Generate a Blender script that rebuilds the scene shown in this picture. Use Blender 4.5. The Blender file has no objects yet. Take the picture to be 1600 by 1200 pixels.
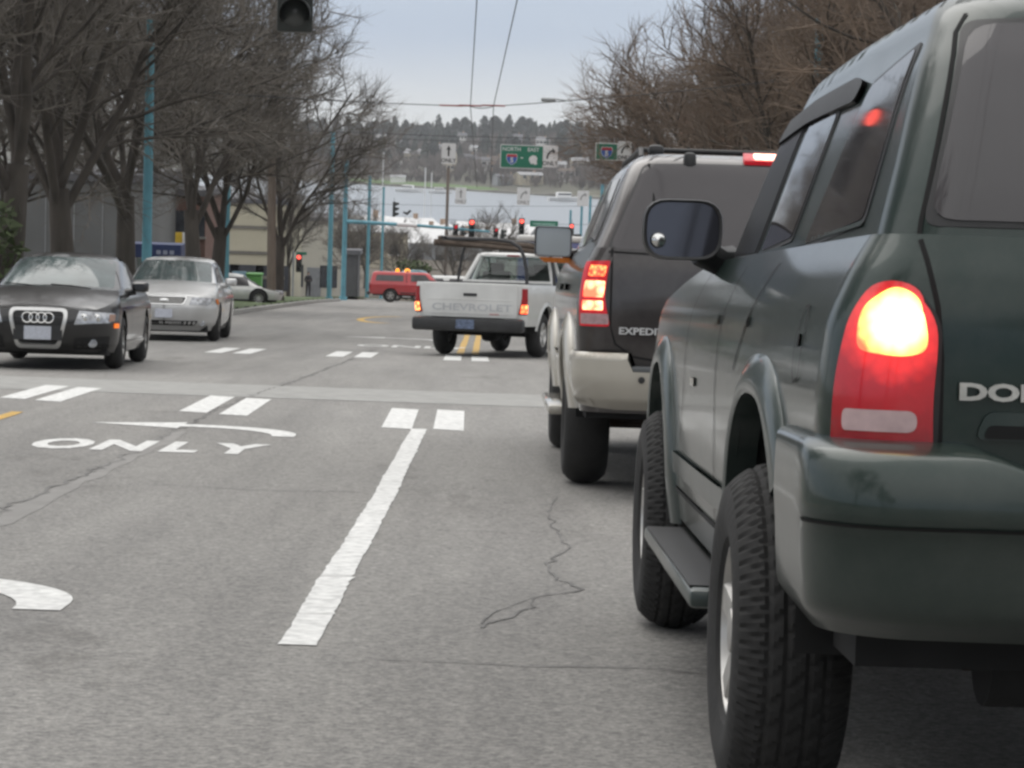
import bpy, bmesh, math, random
import numpy as np
from mathutils import Vector, Matrix
from mathutils.geometry import delaunay_2d_cdt
PI = math.pi
SC = bpy.context.scene
COL = SC.collection
random.seed(7)

# ------------------------------------------------------------------ camera
FPX, SLOPE, HCAM = 3700.0, 0.0673, 1.13
YAW, PITCH, ROLL = 0.011954, 0.100868, math.radians(1.9)
cF = Vector((math.sin(YAW)*math.cos(PITCH), math.cos(YAW)*math.cos(PITCH), -math.sin(PITCH)))
_R = Vector((math.cos(YAW), -math.sin(YAW), 0)); _U = _R.cross(cF)
cU = _U*math.cos(ROLL) - _R*math.sin(ROLL); cR = _R*math.cos(ROLL) + _U*math.sin(ROLL)
CAM = Vector((0, 0, HCAM))
cam = bpy.data.cameras.new('camera'); co = bpy.data.objects.new('camera', cam); COL.objects.link(co)
co.matrix_world = Matrix(((cR.x, cU.x, -cF.x, CAM.x), (cR.y, cU.y, -cF.y, CAM.y), (cR.z, cU.z, -cF.z, CAM.z), (0, 0, 0, 1)))
cam.sensor_width = 36; cam.lens = FPX/1600*36; cam.clip_start = 0.1; cam.clip_end = 6000
SC.camera = co

def at(px, py, Y):
    'point seen at photo pixel (px, py) at distance Y along the street'
    d = cF + cR*((px-800)/FPX) + cU*((600-py)/FPX)
    return CAM + d*(Y/d.y)

# ------------------------------------------------------------------ sky, sun, exposure
W = bpy.data.worlds.new('World'); SC.world = W; W.use_nodes = True
nt = W.node_tree; nt.nodes.clear()
def N(t, **k):
    n = nt.nodes.new(t)
    for a, b in k.items(): setattr(n, a, b)
    return n
SUN_EL, SUN_ROT = math.radians(58), math.radians(325)
out = N('ShaderNodeOutputWorld'); bg = N('ShaderNodeBackground'); bg.inputs['Strength'].default_value = 0.1
sky = N('ShaderNodeTexSky', sky_type='NISHITA', sun_disc=False, sun_elevation=SUN_EL, sun_rotation=SUN_ROT, air_density=1.0, dust_density=2.5, ozone_density=1.2)
tc = N('ShaderNodeTexCoord'); mp = N('ShaderNodeMapping'); mp.inputs['Scale'].default_value = (1, 1, 5)
ns = N('ShaderNodeTexNoise'); ns.inputs['Scale'].default_value = 3.2; ns.inputs['Detail'].default_value = 6; ns.inputs['Roughness'].default_value = .55
cr = N('ShaderNodeValToRGB')
cr.color_ramp.elements[0].position = .32; cr.color_ramp.elements[0].color = (4.9, 5.8, 7.3, 1)
cr.color_ramp.elements[1].position = .70; cr.color_ramp.elements[1].color = (5.8, 6.6, 7.7, 1)
sep = N('ShaderNodeSeparateXYZ'); hz = N('ShaderNodeMapRange'); hz.inputs['From Min'].default_value = 0.0; hz.inputs['From Max'].default_value = .048
hz.inputs['To Min'].default_value = 1; hz.inputs['To Max'].default_value = 0; hz.interpolation_type = 'SMOOTHSTEP'
mxh = N('ShaderNodeMix', data_type='RGBA'); mxh.inputs[7].default_value = (8.3, 8.6, 8.7, 1)
up = N('ShaderNodeMapRange'); up.inputs['From Min'].default_value = .08; up.inputs['From Max'].default_value = .6
up.inputs['To Min'].default_value = 1.0; up.inputs['To Max'].default_value = 2.1
mul = N('ShaderNodeVectorMath', operation='SCALE')
mix = N('ShaderNodeMix', data_type='RGBA'); mix.inputs[0].default_value = .86
L = nt.links.new
L(tc.outputs['Generated'], mp.inputs['Vector']); L(mp.outputs[0], ns.inputs['Vector']); L(ns.outputs['Fac'], cr.inputs['Fac'])
L(tc.outputs['Generated'], sep.inputs[0]); L(sep.outputs['Z'], hz.inputs['Value']); L(hz.outputs[0], mxh.inputs[0]); L(cr.outputs[0], mxh.inputs[6])
warm = N('ShaderNodeMix', data_type='RGBA'); warm.inputs[7].default_value = (7.0, 6.95, 6.85, 1)
wf = N('ShaderNodeMapRange'); wf.inputs['From Min'].default_value = .07; wf.inputs['From Max'].default_value = .35; L(sep.outputs['Z'], wf.inputs['Value']); L(wf.outputs[0], warm.inputs[0]); L(mxh.outputs[2], warm.inputs[6])
L(sep.outputs['Z'], up.inputs['Value']); L(warm.outputs[2], mul.inputs[0]); L(up.outputs[0], mul.inputs['Scale'])
L(sky.outputs[0], mix.inputs[6]); L(mul.outputs[0], mix.inputs[7]); L(mix.outputs[2], bg.inputs[0]); L(bg.outputs[0], out.inputs[0])
sun = bpy.data.lights.new('sun', 'SUN'); sun.energy = 1.3; sun.angle = math.radians(60); sun.color = (1, .97, .93)
so = bpy.data.objects.new('sun', sun); COL.objects.link(so)
_sd = Vector((math.sin(SUN_ROT)*math.cos(SUN_EL), math.cos(SUN_ROT)*math.cos(SUN_EL), math.sin(SUN_EL)))
so.rotation_euler = _sd.to_track_quat('Z', 'Y').to_euler()
vs = SC.view_settings; vs.view_transform = 'Standard'; vs.look = 'None'; vs.exposure = 0.05; vs.gamma = 1; vs.use_curve_mapping = False
SC.cycles.filter_width = 2.8
SC.cycles.max_bounces = 8; SC.cycles.volume_bounces = 0; SC.cycles.caustics_reflective = False; SC.cycles.caustics_refractive = False

# ------------------------------------------------------------------ materials
MATS = {}
def mat(name, col, rough=.6, metal=0, var=.15, vscale=3., bump=0, bscale=40., coat=0, spec=.5, col2=None, alpha=None, detail=4, stretch=None):
    if name in MATS: return MATS[name]
    m = bpy.data.materials.new(name); m.use_nodes = True; t = m.node_tree; b = t.nodes['Principled BSDF']
    b.inputs['Roughness'].default_value = rough; b.inputs['Metallic'].default_value = metal
    b.inputs['Coat Weight'].default_value = coat; b.inputs['Coat Roughness'].default_value = .06
    b.inputs['Specular IOR Level'].default_value = spec
    c = t.nodes.new('ShaderNodeTexCoord'); v = c.outputs['Object']
    if stretch:
        k = t.nodes.new('ShaderNodeMapping'); k.inputs['Scale'].default_value = stretch; t.links.new(v, k.inputs[0]); v = k.outputs[0]
    n = t.nodes.new('ShaderNodeTexNoise'); n.inputs['Scale'].default_value = vscale; n.inputs['Detail'].default_value = detail
    t.links.new(v, n.inputs['Vector'])
    r = t.nodes.new('ShaderNodeValToRGB'); r.color_ramp.elements[0].position = .3; r.color_ramp.elements[1].position = .7
    c1 = [max(0, x*(1-var)) for x in col]; c2 = [min(1, x*(1+var)) for x in (col2 or col)]
    r.color_ramp.elements[0].color = (*c1, 1); r.color_ramp.elements[1].color = (*c2, 1)
    t.links.new(n.outputs['Fac'], r.inputs[0]); t.links.new(r.outputs[0], b.inputs['Base Color'])
    if bump:
        n2 = t.nodes.new('ShaderNodeTexNoise'); n2.inputs['Scale'].default_value = bscale; n2.inputs['Detail'].default_value = 3
        t.links.new(v, n2.inputs['Vector']); bp = t.nodes.new('ShaderNodeBump'); bp.inputs['Strength'].default_value = bump; bp.inputs['Distance'].default_value = .01
        t.links.new(n2.outputs['Fac'], bp.inputs['Height']); t.links.new(bp.outputs[0], b.inputs['Normal'])
    if alpha is not None: b.inputs['Alpha'].default_value = alpha
    MATS[name] = m; return m
def emis(name, c1, c2, vscale=30., base=(.4, .02, .02), rough=.2):
    'lamp lens that gives off light: radiance varies between c1 and c2 over the facets of the lens'
    if name in MATS: return MATS[name]
    m = mat(name, base, rough, vscale=20); t = m.node_tree; b = t.nodes['Principled BSDF']
    c = t.nodes.new('ShaderNodeTexCoord'); n = t.nodes.new('ShaderNodeTexVoronoi'); n.inputs['Scale'].default_value = vscale
    r = t.nodes.new('ShaderNodeValToRGB'); mx = max(max(c1), max(c2))
    r.color_ramp.elements[0].position = .1; r.color_ramp.elements[1].position = .75
    r.color_ramp.elements[0].color = (*[x/mx for x in c2], 1); r.color_ramp.elements[1].color = (*[x/mx for x in c1], 1)
    t.links.new(c.outputs['Object'], n.inputs['Vector']); t.links.new(n.outputs['Distance'], r.inputs[0]); t.links.new(r.outputs[0], b.inputs['Emission Color'])
    b.inputs['Emission Strength'].default_value = mx
    return m
def car_paint(name, col, metal=.25, rough=.35, dust=.25, coat=1.0, grime=.3):
    if name in MATS: return MATS[name]
    m = mat(name, col, rough, metal, var=.12, vscale=1.5, coat=coat, spec=.5*coat)
    t = m.node_tree; b = t.nodes['Principled BSDF']
    # road film: a thin greyish dusting that breaks up the gloss
    c = t.nodes.new('ShaderNodeTexCoord'); n = t.nodes.new('ShaderNodeTexNoise'); n.inputs['Scale'].default_value = 9; n.inputs['Detail'].default_value = 8; n.inputs['Roughness'].default_value = .7
    mr = t.nodes.new('ShaderNodeMapRange'); mr.inputs['From Min'].default_value = .35; mr.inputs['From Max'].default_value = .75; mr.inputs['To Min'].default_value = 0; mr.inputs['To Max'].default_value = dust
    t.links.new(c.outputs['Object'], n.inputs['Vector']); t.links.new(n.outputs['Fac'], mr.inputs[0])
    ramp = b.inputs['Base Color'].links[0].from_socket
    mx = t.nodes.new('ShaderNodeMix'); mx.data_type = 'RGBA'; mx.inputs[7].default_value = (.20, .19, .18, 1)
    # splashed-up dirt on the lower panels
    sx = t.nodes.new('ShaderNodeSeparateXYZ'); t.links.new(c.outputs['Object'], sx.inputs[0]); gz = t.nodes.new('ShaderNodeMapRange'); gz.inputs['From Min'].default_value = 1.0; gz.inputs['From Max'].default_value = .35; gz.inputs['To Max'].default_value = grime
    t.links.new(sx.outputs['Z'], gz.inputs[0]); ml = t.nodes.new('ShaderNodeMath'); ml.operation = 'MULTIPLY_ADD'; n3 = t.nodes.new('ShaderNodeTexNoise'); n3.inputs['Scale'].default_value = 3.5; n3.inputs['Detail'].default_value = 9
    t.links.new(c.outputs['Object'], n3.inputs['Vector']); t.links.new(gz.outputs[0], ml.inputs[0]); t.links.new(n3.outputs['Fac'], ml.inputs[1]); t.links.new(mr.outputs[0], ml.inputs[2]); ml.use_clamp = True
    t.links.new(ml.outputs[0], mx.inputs[0]); t.links.new(ramp, mx.inputs[6]); t.links.new(mx.outputs[2], b.inputs['Base Color'])
    mr2 = t.nodes.new('ShaderNodeMapRange'); mr2.inputs['To Min'].default_value = .05; mr2.inputs['To Max'].default_value = .05+dust*.7
    t.links.new(n.outputs['Fac'], mr2.inputs[0]); t.links.new(mr2.outputs[0], b.inputs['Coat Roughness'])
    return m

# ------------------------------------------------------------------ mesh helpers
class MB:
    def __init__(s): s.v = []; s.f = []; s.n = []
    def add(s, v, f, n=None):
        o = len(s.v); s.v += [tuple(p) for p in v]; s.f += [tuple(i+o for i in q) for q in f]
        s.n += [tuple(p) for p in n] if n is not None else [None]*len(v)
        return s
    def box(s, c, d, rz=0, bev=0, mtx=None):
        bm = bmesh.new(); bmesh.ops.create_cube(bm, size=1); bmesh.ops.scale(bm, vec=d, verts=bm.verts)
        if bev: bmesh.ops.bevel(bm, geom=bm.edges[:], offset=bev, segments=2, profile=.5, affect='EDGES')
        m = Matrix.Translation(c) @ (mtx or Matrix.Rotation(rz, 4, 'Z'))
        bm.verts.index_update(); s.add([m @ v.co for v in bm.verts], [[v.index for v in f.verts] for f in bm.faces]); bm.free(); return s
    def bx(s, x0, x1, y0, y1, z0, z1, bev=0): return s.box(((x0+x1)/2, (y0+y1)/2, (z0+z1)/2), (x1-x0, y1-y0, z1-z0), bev=bev)
    def tube(s, pts, r, n=8, cap=True):
        pts = [Vector(p) for p in pts]; k = len(pts); rs = r if isinstance(r, (list, tuple)) else [r]*k
        v = []; f = []; up = None
        for i in range(k):
            t = (pts[min(i+1, k-1)]-pts[max(i-1, 0)]).normalized()
            if up is None: up = Vector((0, 0, 1)) if abs(t.z) < .9 else Vector((1, 0, 0))
            a = t.cross(up).normalized(); b = a.cross(t); up = b
            v += [pts[i]+(a*math.cos(2*PI*j/n)+b*math.sin(2*PI*j/n))*rs[i] for j in range(n)]
        for i in range(k-1):
            for j in range(n): f.append((i*n+j, i*n+(j+1) % n, (i+1)*n+(j+1) % n, (i+1)*n+j))
        if cap: f.append(tuple(range(n))[::-1]); f.append(tuple((k-1)*n+j for j in range(n)))
        return s.add(v, f)
    def lathe(s, prof, n=24, mtx=None, closed=False):
        'profile (radius, height) turned about z'
        m = mtx or Matrix(); v = []; f = []; k = len(prof)
        for i in range(n):
            a = 2*PI*i/n
            v += [m @ Vector((r*math.cos(a), r*math.sin(a), h)) for r, h in prof]
        for i in range(n):
            j = (i+1) % n
            for q in range(k-1 if not closed else k): p = (q+1) % k; f.append((i*k+q, j*k+q, j*k+p, i*k+p))
        return s.add(v, f)
    def prism(s, poly, h, mtx=None):
        'polygon in xy extruded 0..h along z'
        m = mtx or Matrix(); k = len(poly)
        v = [m @ Vector((x, y, 0)) for x, y in poly]+[m @ Vector((x, y, h)) for x, y in poly]
        return s.add(v, [tuple(range(k))[::-1], tuple(range(k, 2*k))]+[(i, (i+1) % k, k+(i+1) % k, k+i) for i in range(k)])
    def mesh(s, name, m, smooth=False):
        me = bpy.data.meshes.new(name); me.from_pydata(s.v, [], s.f); me.materials.append(m)
        if s.n and all(x is not None for x in s.n):
            me.polygons.foreach_set('use_smooth', [True]*len(s.f)); me.update()
            me.normals_split_custom_set_from_vertices(s.n)
        elif smooth:
            me.polygons.foreach_set('use_smooth', [True]*len(s.f)); me.set_sharp_from_angle(angle=math.radians(smooth if smooth is not True else 40))
        me.update(); return me
    def build(s, name, m, parent=None, smooth=False): return link(name, s.mesh(name, m, smooth), parent)
def link(name, me, parent=None):
    o = bpy.data.objects.new(name, me); COL.objects.link(o)
    if parent: o.parent = parent
    return o
def tag(o, label, cat, group=None):
    o['label'] = label; o['category'] = cat
    if group: o['group'] = group
    return o
def kind(o, k): o['kind'] = k; return o
def thing(name, label, cat, loc=(0, 0, 0), rz=0, group=None, mtx=None):
    o = bpy.data.objects.new(name, None); COL.objects.link(o); o.empty_display_size = .2
    if mtx is not None: o.matrix_world = mtx
    else: o.location = loc; o.rotation_euler = (0, 0, rz)
    return tag(o, label, cat, group)
def text(name, s, size, m, parent, mtx, ext=.004, off=0., wide=1., align='CENTER'):
    cu = bpy.data.curves.new('text', 'FONT'); cu.body = s; cu.size = size; cu.extrude = ext; cu.offset = off; cu.align_x = align; cu.align_y = 'CENTER'; cu.resolution_u = 3
    o = bpy.data.objects.new('text', cu); COL.objects.link(o)
    me = bpy.data.meshes.new_from_object(o.evaluated_get(bpy.context.evaluated_depsgraph_get()))
    bpy.data.objects.remove(o); bpy.data.curves.remove(cu)
    me.transform(mtx @ Matrix.Diagonal((wide, 1, 1, 1))); me.materials.clear(); me.materials.append(m)
    return link(name, me, parent)
def inpoly(P, poly):
    P = np.asarray(P); x, y = P[:, 0], P[:, 1]; c = np.zeros(len(P), bool); q = np.asarray(poly); k = len(q)
    for i in range(k):
        x1, y1 = q[i]; x2, y2 = q[(i+1) % k]
        if y1 == y2: continue
        c ^= ((y1 > y) != (y2 > y)) & (x < (x2-x1)*(y-y1)/(y2-y1)+x1)
    return c
def dens(poly, step):
    r = []; k = len(poly)
    for i in range(k):
        a, b = poly[i], poly[(i+1) % k]; n = max(1, int(math.ceil(math.hypot(b[0]-a[0], b[1]-a[1])/step)))
        r += [(a[0]+(b[0]-a[0])*j/n, a[1]+(b[1]-a[1])*j/n) for j in range(n)]
    return r
def dens_open(pts, step):
    r = []
    for a, b in zip(pts[:-1], pts[1:]):
        n = max(1, int(math.ceil(math.hypot(b[0]-a[0], b[1]-a[1])/step))); r += [(a[0]+(b[0]-a[0])*j/n, a[1]+(b[1]-a[1])*j/n) for j in range(n)]
    return r+[tuple(pts[-1])]
def smooth_loop(P, n=6):
    'closed Catmull-Rom curve through the points'
    o = []; k = len(P)
    for i in range(k):
        a, b, c, d = (np.array(P[(i+q) % k], float) for q in (-1, 0, 1, 2))
        for j in range(n): t = j/n; o.append(tuple(.5*(2*b+(c-a)*t+(2*a-5*b+4*c-d)*t*t+(3*b-a-3*c+d)*t**3)))
    return o
def rounded(poly, r, n=4):
    o = []; k = len(poly)
    for i in range(k):
        p, a, b = Vector(poly[i]), Vector(poly[i-1]), Vector(poly[(i+1) % k])
        d1 = min(r, (a-p).length*.45); d2 = min(r, (b-p).length*.45)
        s, e = p+(a-p).normalized()*d1, p+(b-p).normalized()*d2
        for j in range(n+1):
            t = j/n; q = s*(1-t)**2+p*2*t*(1-t)+e*t*t; o.append((q.x, q.y))
    return o
def tri(outer, holes=(), du=.2, dv=.2):
    'constrained triangulation of a polygon with holes, inner points on a grid'
    o = np.asarray(outer); lo, hi = o.min(0), o.max(0)
    g = np.array([(u, v) for u in np.arange(lo[0]+du*.5, hi[0], du) for v in np.arange(lo[1]+dv*.5, hi[1], dv)]).reshape(-1, 2)
    pts = [tuple(p) for p in outer]; ed = [(i, (i+1) % len(pts)) for i in range(len(pts))]
    for h in holes:
        b = len(pts); pts += [tuple(p) for p in h]; ed += [(b+i, b+(i+1) % len(h)) for i in range(len(h))]
    if len(g):
        ok = inpoly(g, outer)
        for h in holes: ok &= ~inpoly(g, h)
        pts += [tuple(p) for p in g[ok]]
    r = delaunay_2d_cdt([Vector(p) for p in pts], ed, [], 0, 1e-6)
    V = np.array([tuple(p) for p in r[0]]); F = [f for f in r[2]]
    c = np.array([V[list(f)].mean(0) for f in F]); ok = inpoly(c, outer)
    for h in holes: ok &= ~inpoly(c, h)
    F = [f for f, k in zip(F, ok) if k]
    F = [f if (V[f[1]][0]-V[f[0]][0])*(V[f[2]][1]-V[f[0]][1])-(V[f[1]][1]-V[f[0]][1])*(V[f[2]][0]-V[f[0]][0]) > 0 else f[::-1] for f in F]
    return V, F

# ------------------------------------------------------------------ curved car shells
def mono(xs, ys):
    xs = np.array(xs, float); ys = np.array(ys, float); h = np.diff(xs); d = np.diff(ys)/h; m = np.zeros(len(xs)); m[0], m[-1] = d[0], d[-1]
    for i in range(1, len(xs)-1): m[i] = 0 if d[i-1]*d[i] <= 0 else 2*d[i-1]*d[i]/(d[i-1]+d[i])
    def f(x):
        i = min(max(int(np.searchsorted(xs, x))-1, 0), len(h)-1); t = min(max((x-xs[i])/h[i], -.3), 1.3)
        return ((1+2*t)*(1-t)**2)*ys[i]+t*(1-t)**2*h[i]*m[i]+t*t*(3-2*t)*ys[i+1]+t*t*(t-1)*h[i]*m[i+1]
    return f
class Shell:
    '''surface whose plan outline at height z is a rounded rectangle. Coordinate m runs round it:
    0 rear centre, 1-2 rear right corner, 2-6 right side, 6-7 front right corner, 8 front centre; negative on the left'''
    def __init__(s, keys, br=.03, bf=.08, sb=.02):
        k = list(zip(*keys)); s.fn = [mono(k[0], k[i]) for i in range(1, 6)]; s.br, s.bf, s.sb = br, bf, sb; s.c = {}
    def p(s, z):
        q = round(z, 5)
        if q not in s.c: s.c[q] = [f(z) for f in s.fn]
        return s.c[q]
    def P(s, m, z):
        w, yr, yf, rr, rf = s.p(z)
        if m > 8: m -= 16
        if m < -8: m += 16
        sg = -1 if m < 0 else 1; k = abs(m)
        if k < 1: x, y = k*(w-rr), yr
        elif k < 2: a = (k-1)*PI/2; x, y = w-rr+rr*math.sin(a), yr+rr*(1-math.cos(a))
        elif k < 6: x, y = w, yr+rr+(k-2)/4*(yf-rf-yr-rr)
        elif k < 7: a = (k-6)*PI/2; x, y = w-rf*(1-math.cos(a)), yf-rf+rf*math.sin(a)
        else: x, y = (8-k)*(w-rf), yf
        u = 1-(x/w)**2; ln = yf-yr; t = min(1, max(0, (y-yr)/(.4*ln))); t2 = min(1, max(0, (yf-y)/(.4*ln)))
        x *= 1-s.sb*(2*(y-(yf+yr)/2)/ln)**2
        y += -s.br*u*(1-t)**2+s.bf*u*(1-t2)**2
        return Vector((sg*x, y, z))
    def nrm(s, m, z, e=.004):
        a = s.P(m+e, z)-s.P(m-e, z); b = s.P(m, z+e)-s.P(m, z-e); n = a.cross(b)
        return n.normalized()
    def mS(s, y, z, side):
        w, yr, yf, rr, rf = s.p(z)
        if y < yr+rr: k = 1+math.acos(min(1, max(-1, 1-(y-yr)/rr)))/(PI/2)
        elif y > yf-rf: k = 6+math.asin(min(1, max(0, (y-yf+rf)/rf)))/(PI/2)
        else: k = 2+4*(y-yr-rr)/(yf-rf-yr-rr)
        return k*side
    def mR(s, x, z):
        w, yr, yf, rr, rf = s.p(z); a = abs(x); k = a/(w-rr) if a < w-rr else 1+math.asin(min(1, (a-w+rr)/rr))/(PI/2)
        return k if x >= 0 else -k
    def mF(s, x, z):
        w, yr, yf, rr, rf = s.p(z); a = abs(x); k = 8-a/(w-rf) if a < w-rf else 7-math.asin(min(1, (a-w+rf)/rf))/(PI/2)
        return k if x >= 0 else 16-k
    def conv(s, kd, a, z, side):
        return s.mS(a, z, side) if kd == 'S' else s.mR(a, z) if kd == 'R' else s.mF(a, z) if kd == 'F' else a*side
    def patch(s, kd, poly, off=.004, thick=0, rnd=0, side=-1, dm=.15, dz=.05, mb=None, holes=(), dn=.04):
        mb = mb or MB()
        def cv(pl):
            if rnd: pl = rounded(pl, rnd)
            return [(s.conv(kd, a, z, side), z) for a, z in dens(pl, dn)]
        o = cv(poly); hs = [cv(h) for h in holes]; V, F = tri(o, hs, dm, dz)
        P = []; Q = []
        for m, z in V: n = s.nrm(m, z); P.append(s.P(m, z)+n*off); Q.append(n)
        mb.add(P, F, Q)
        if thick:
            for lp in [o]+hs:
                k = len(lp); A = []; nn = []; ctr = np.mean(lp, 0); pc = s.P(*ctr)
                for m, z in lp:
                    n = s.nrm(m, z); q = s.P(m, z); d = (q-pc); d -= n*d.dot(n); d = d.normalized() if d.length > 1e-6 else n
                    A += [q+n*off, q+n*(off-thick)]; nn += [(d+n*.4).normalized(), d]
                mb.add(A, [(2*i, 2*i+1, 2*((i+1) % k)+1, 2*((i+1) % k)) for i in range(k)], nn)
        return mb
    def line(s, kd, pts, wd=.008, off=.003, side=-1, mb=None, step=.05):
        'thin strip that follows the surface (panel gaps, rubber seals)'
        mb = mb or MB(); q = [(s.conv(kd, a, z, side), z) for a, z in dens_open(list(pts), step)]
        q = [x for i, x in enumerate(q) if i == 0 or (x[0]-q[i-1][0])**2+(x[1]-q[i-1][1])**2 > 1e-9]
        P = [s.P(*a) for a in q]; V = []; Nn = []
        for i in range(len(P)):
            t = (P[min(i+1, len(P)-1)]-P[max(i-1, 0)]).normalized(); n = s.nrm(*q[i]); b = t.cross(n).normalized()
            V += [P[i]+n*off+b*wd/2, P[i]+n*off-b*wd/2]; Nn += [n, n]
        mb.add(V, [(2*i, 2*i+2, 2*i+3, 2*i+1) for i in range(len(P)-1)], Nn); return mb
    def wall(s, zb, zt, arches=(), dm=.16, dz=.06, mb=None):
        'whole side wall from height zb up to the top edge zt(y), wheel arches cut out'
        mb = mb or MB(); ms = np.concatenate([np.linspace(-8, -7, 7), np.linspace(-7, -6, 9), np.linspace(-6, -2, 34), np.linspace(-2, -1, 9), np.linspace(-1, 0, 6)])
        ms = np.unique(np.round(np.concatenate([ms, -ms]), 5)); top = [(m, s.top(m, zt)) for m in ms]
        lo = [(m, zb(m) if callable(zb) else zb) for m in ms]; zb = zb(4) if callable(zb) else zb; outer = lo+top[::-1]; hs = []
        for yc, zc, r in arches:
            for sd in (-1, 1):
                h = []
                for i in range(28):
                    a = 2*PI*i/28; z = zc+r*math.sin(a); h.append((s.mS(yc+r*math.cos(a), max(z, zb), sd), z))
                hs.append(h)
        V, F = tri(outer, hs, dm, dz)
        mb.add([s.P(*q) for q in V], F, [s.nrm(*q) for q in V]); return mb, [s.P(*q) for q in top]
    def top(s, m, zt):
        z = zt(s.P(m, .8)[1])
        for i in range(3): z = zt(s.P(m, z)[1])
        return z
def deck(ring, zt, crown=.03, step=.12, edge=.2):
    'lid over the top edge of a shell: bonnet, boot lid or roof'
    o = [(p.x, p.y) for p in ring]; V, F = tri(o[:-1], (), step, step)
    R = sorted([(p.y, p.x) for p in ring if p.x > 0]); ys = [a for a, b in R]; xs = [b for a, b in R]; y0, y1 = ys[0], ys[-1]; mb = MB()
    def zf(x, y):
        u = min(1, abs(x)/max(.05, np.interp(y, ys, xs))); e = min(1, max(0, (y-y0)/edge), max(0, (y1-y)/edge)); return zt(y)+crown*(1-u**2.2)*(1-(1-e)**2)
    h = .02; nn = []
    for x, y in V:
        n = Vector(((zf(x-h, y)-zf(x+h, y))/(2*h), (zf(x, y-h)-zf(x, y+h))/(2*h), 1)); n.x = max(-.35, min(.35, n.x)); n.y = max(-.6, min(.6, n.y)); nn.append(n.normalized())
    mb.add([(x, y, zf(x, y)) for x, y in V], F, nn); return mb

# ------------------------------------------------------------------ street profile
_hk = [(-80, 1.13), (0, 1.13), (10, 1.13), (15, 1.10), (19, 1.04), (23, .98), (28, .93), (34, .90), (42, .86), (60, .72), (85, .45), (105, .25), (128, .12), (150, .04), (185, .04), (200, .06)]
_hf = mono([a for a, b in _hk], [b for a, b in _hk])
def road_z(Y): return HCAM-SLOPE*Y-_hf(Y)
def slope_frame(X, Y, yaw=0, dz=0):
    g = (road_z(Y+2)-road_z(Y-2))/4; n = Vector((0, -g, 1)).normalized(); fy = Vector((0, 1, g)).normalized(); fx = fy.cross(n)
    return Matrix.Translation((X, Y, road_z(Y)+dz)) @ Matrix((fx, fy, n)).transposed().to_4x4() @ Matrix.Rotation(yaw, 4, 'Z')
# ------------------------------------------------------------------ ground, road, kerbs
LAKE = HCAM-19.5
def asphalt():
    m = bpy.data.materials.new('asphalt'); m.use_nodes = True; t = m.node_tree; b = t.nodes['Principled BSDF']; Lk = t.links.new
    c = t.nodes.new('ShaderNodeTexCoord')
    def noise(sc, dt=4, rg=.6, st=None):
        n = t.nodes.new('ShaderNodeTexNoise'); n.inputs['Scale'].default_value = sc; n.inputs['Detail'].default_value = dt; n.inputs['Roughness'].default_value = rg
        if st:
            k = t.nodes.new('ShaderNodeMapping'); k.inputs['Scale'].default_value = st; Lk(c.outputs['Object'], k.inputs[0]); Lk(k.outputs[0], n.inputs['Vector'])
        else: Lk(c.outputs['Object'], n.inputs['Vector'])
        return n.outputs['Fac']
    def ramp(fac, a, b2, p0=.3, p1=.7):
        r = t.nodes.new('ShaderNodeValToRGB'); r.color_ramp.elements[0].position = p0; r.color_ramp.elements[1].position = p1
        r.color_ramp.elements[0].color = (*a, 1); r.color_ramp.elements[1].color = (*b2, 1); Lk(fac, r.inputs[0]); return r.outputs[0]
    def mult(a, b2, f=1.):
        x = t.nodes.new('ShaderNodeMix'); x.data_type = 'RGBA'; x.blend_type = 'MULTIPLY'; x.inputs[0].default_value = f; Lk(a, x.inputs[6]); Lk(b2, x.inputs[7]); return x.outputs[2]
    base = ramp(noise(.35, 3, .5, (1, .25, 1)), (.200, .195, .187), (.250, .245, .237))     # broad patches stretched along the traffic
    grit = ramp(noise(42, 4, .8), (.45, .45, .46), (1.5, 1.48, 1.45), .32, .69)             # aggregate
    fine = ramp(noise(16, 4, .7), (.82, .82, .82), (1.15, 1.15, 1.14), .3, .7)
    wear = ramp(noise(1.6, 3, .6, (1.4, .12, 1)), (.84, .84, .84), (1.13, 1.13, 1.12)); oil = ramp(noise(.9, 5, .7, (1, .45, 1)), (.62, .61, .60), (1, 1, 1), .27, .40)       # wheel tracks
    col = mult(mult(mult(mult(base, grit), fine), wear), oil)
    v = t.nodes.new('ShaderNodeTexVoronoi'); v.inputs['Scale'].default_value = 38; Lk(c.outputs['Object'], v.inputs['Vector'])
    sp = ramp(v.outputs['Distance'], (1.5, 1.48, 1.42), (1, 1, 1), .06, .16)
    Lk(mult(col, sp), b.inputs['Base Color']); b.inputs['Roughness'].default_value = .82
    bp = t.nodes.new('ShaderNodeBump'); bp.inputs['Strength'].default_value = .5; bp.inputs['Distance'].default_value = .012; Lk(noise(60, 3, .7), bp.inputs['Height']); Lk(bp.outputs[0], b.inputs['Normal'])
    return m
M_ROAD = asphalt()
M_WHITE = mat('worn_white_paint', (.60, .60, .585), .7, var=.24, vscale=20, bump=.25, bscale=50, detail=8)
M_YEL = mat('worn_yellow_paint', (.50, .30, .045), .6, var=.25, vscale=12, detail=8)
M_CONC = mat('concrete', (.27, .265, .25), .8, var=.14, vscale=5, bump=.2, detail=8)
M_LIGHTBAND = mat('pale_concrete_band', (.27, .268, .255), .8, var=.13, vscale=6, bump=.2, bscale=60, detail=8)
M_TAR = mat('crack_tar', (.145, .142, .137), .85, var=.3, vscale=10)
M_GRASS = mat('verge_grass', (.06, .09, .03), .9, var=.4, vscale=8, bump=.5, detail=8)
M_EARTH = mat('bare_earth', (.09, .075, .055), .95, var=.35, vscale=.4, bump=.3, detail=8)

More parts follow.
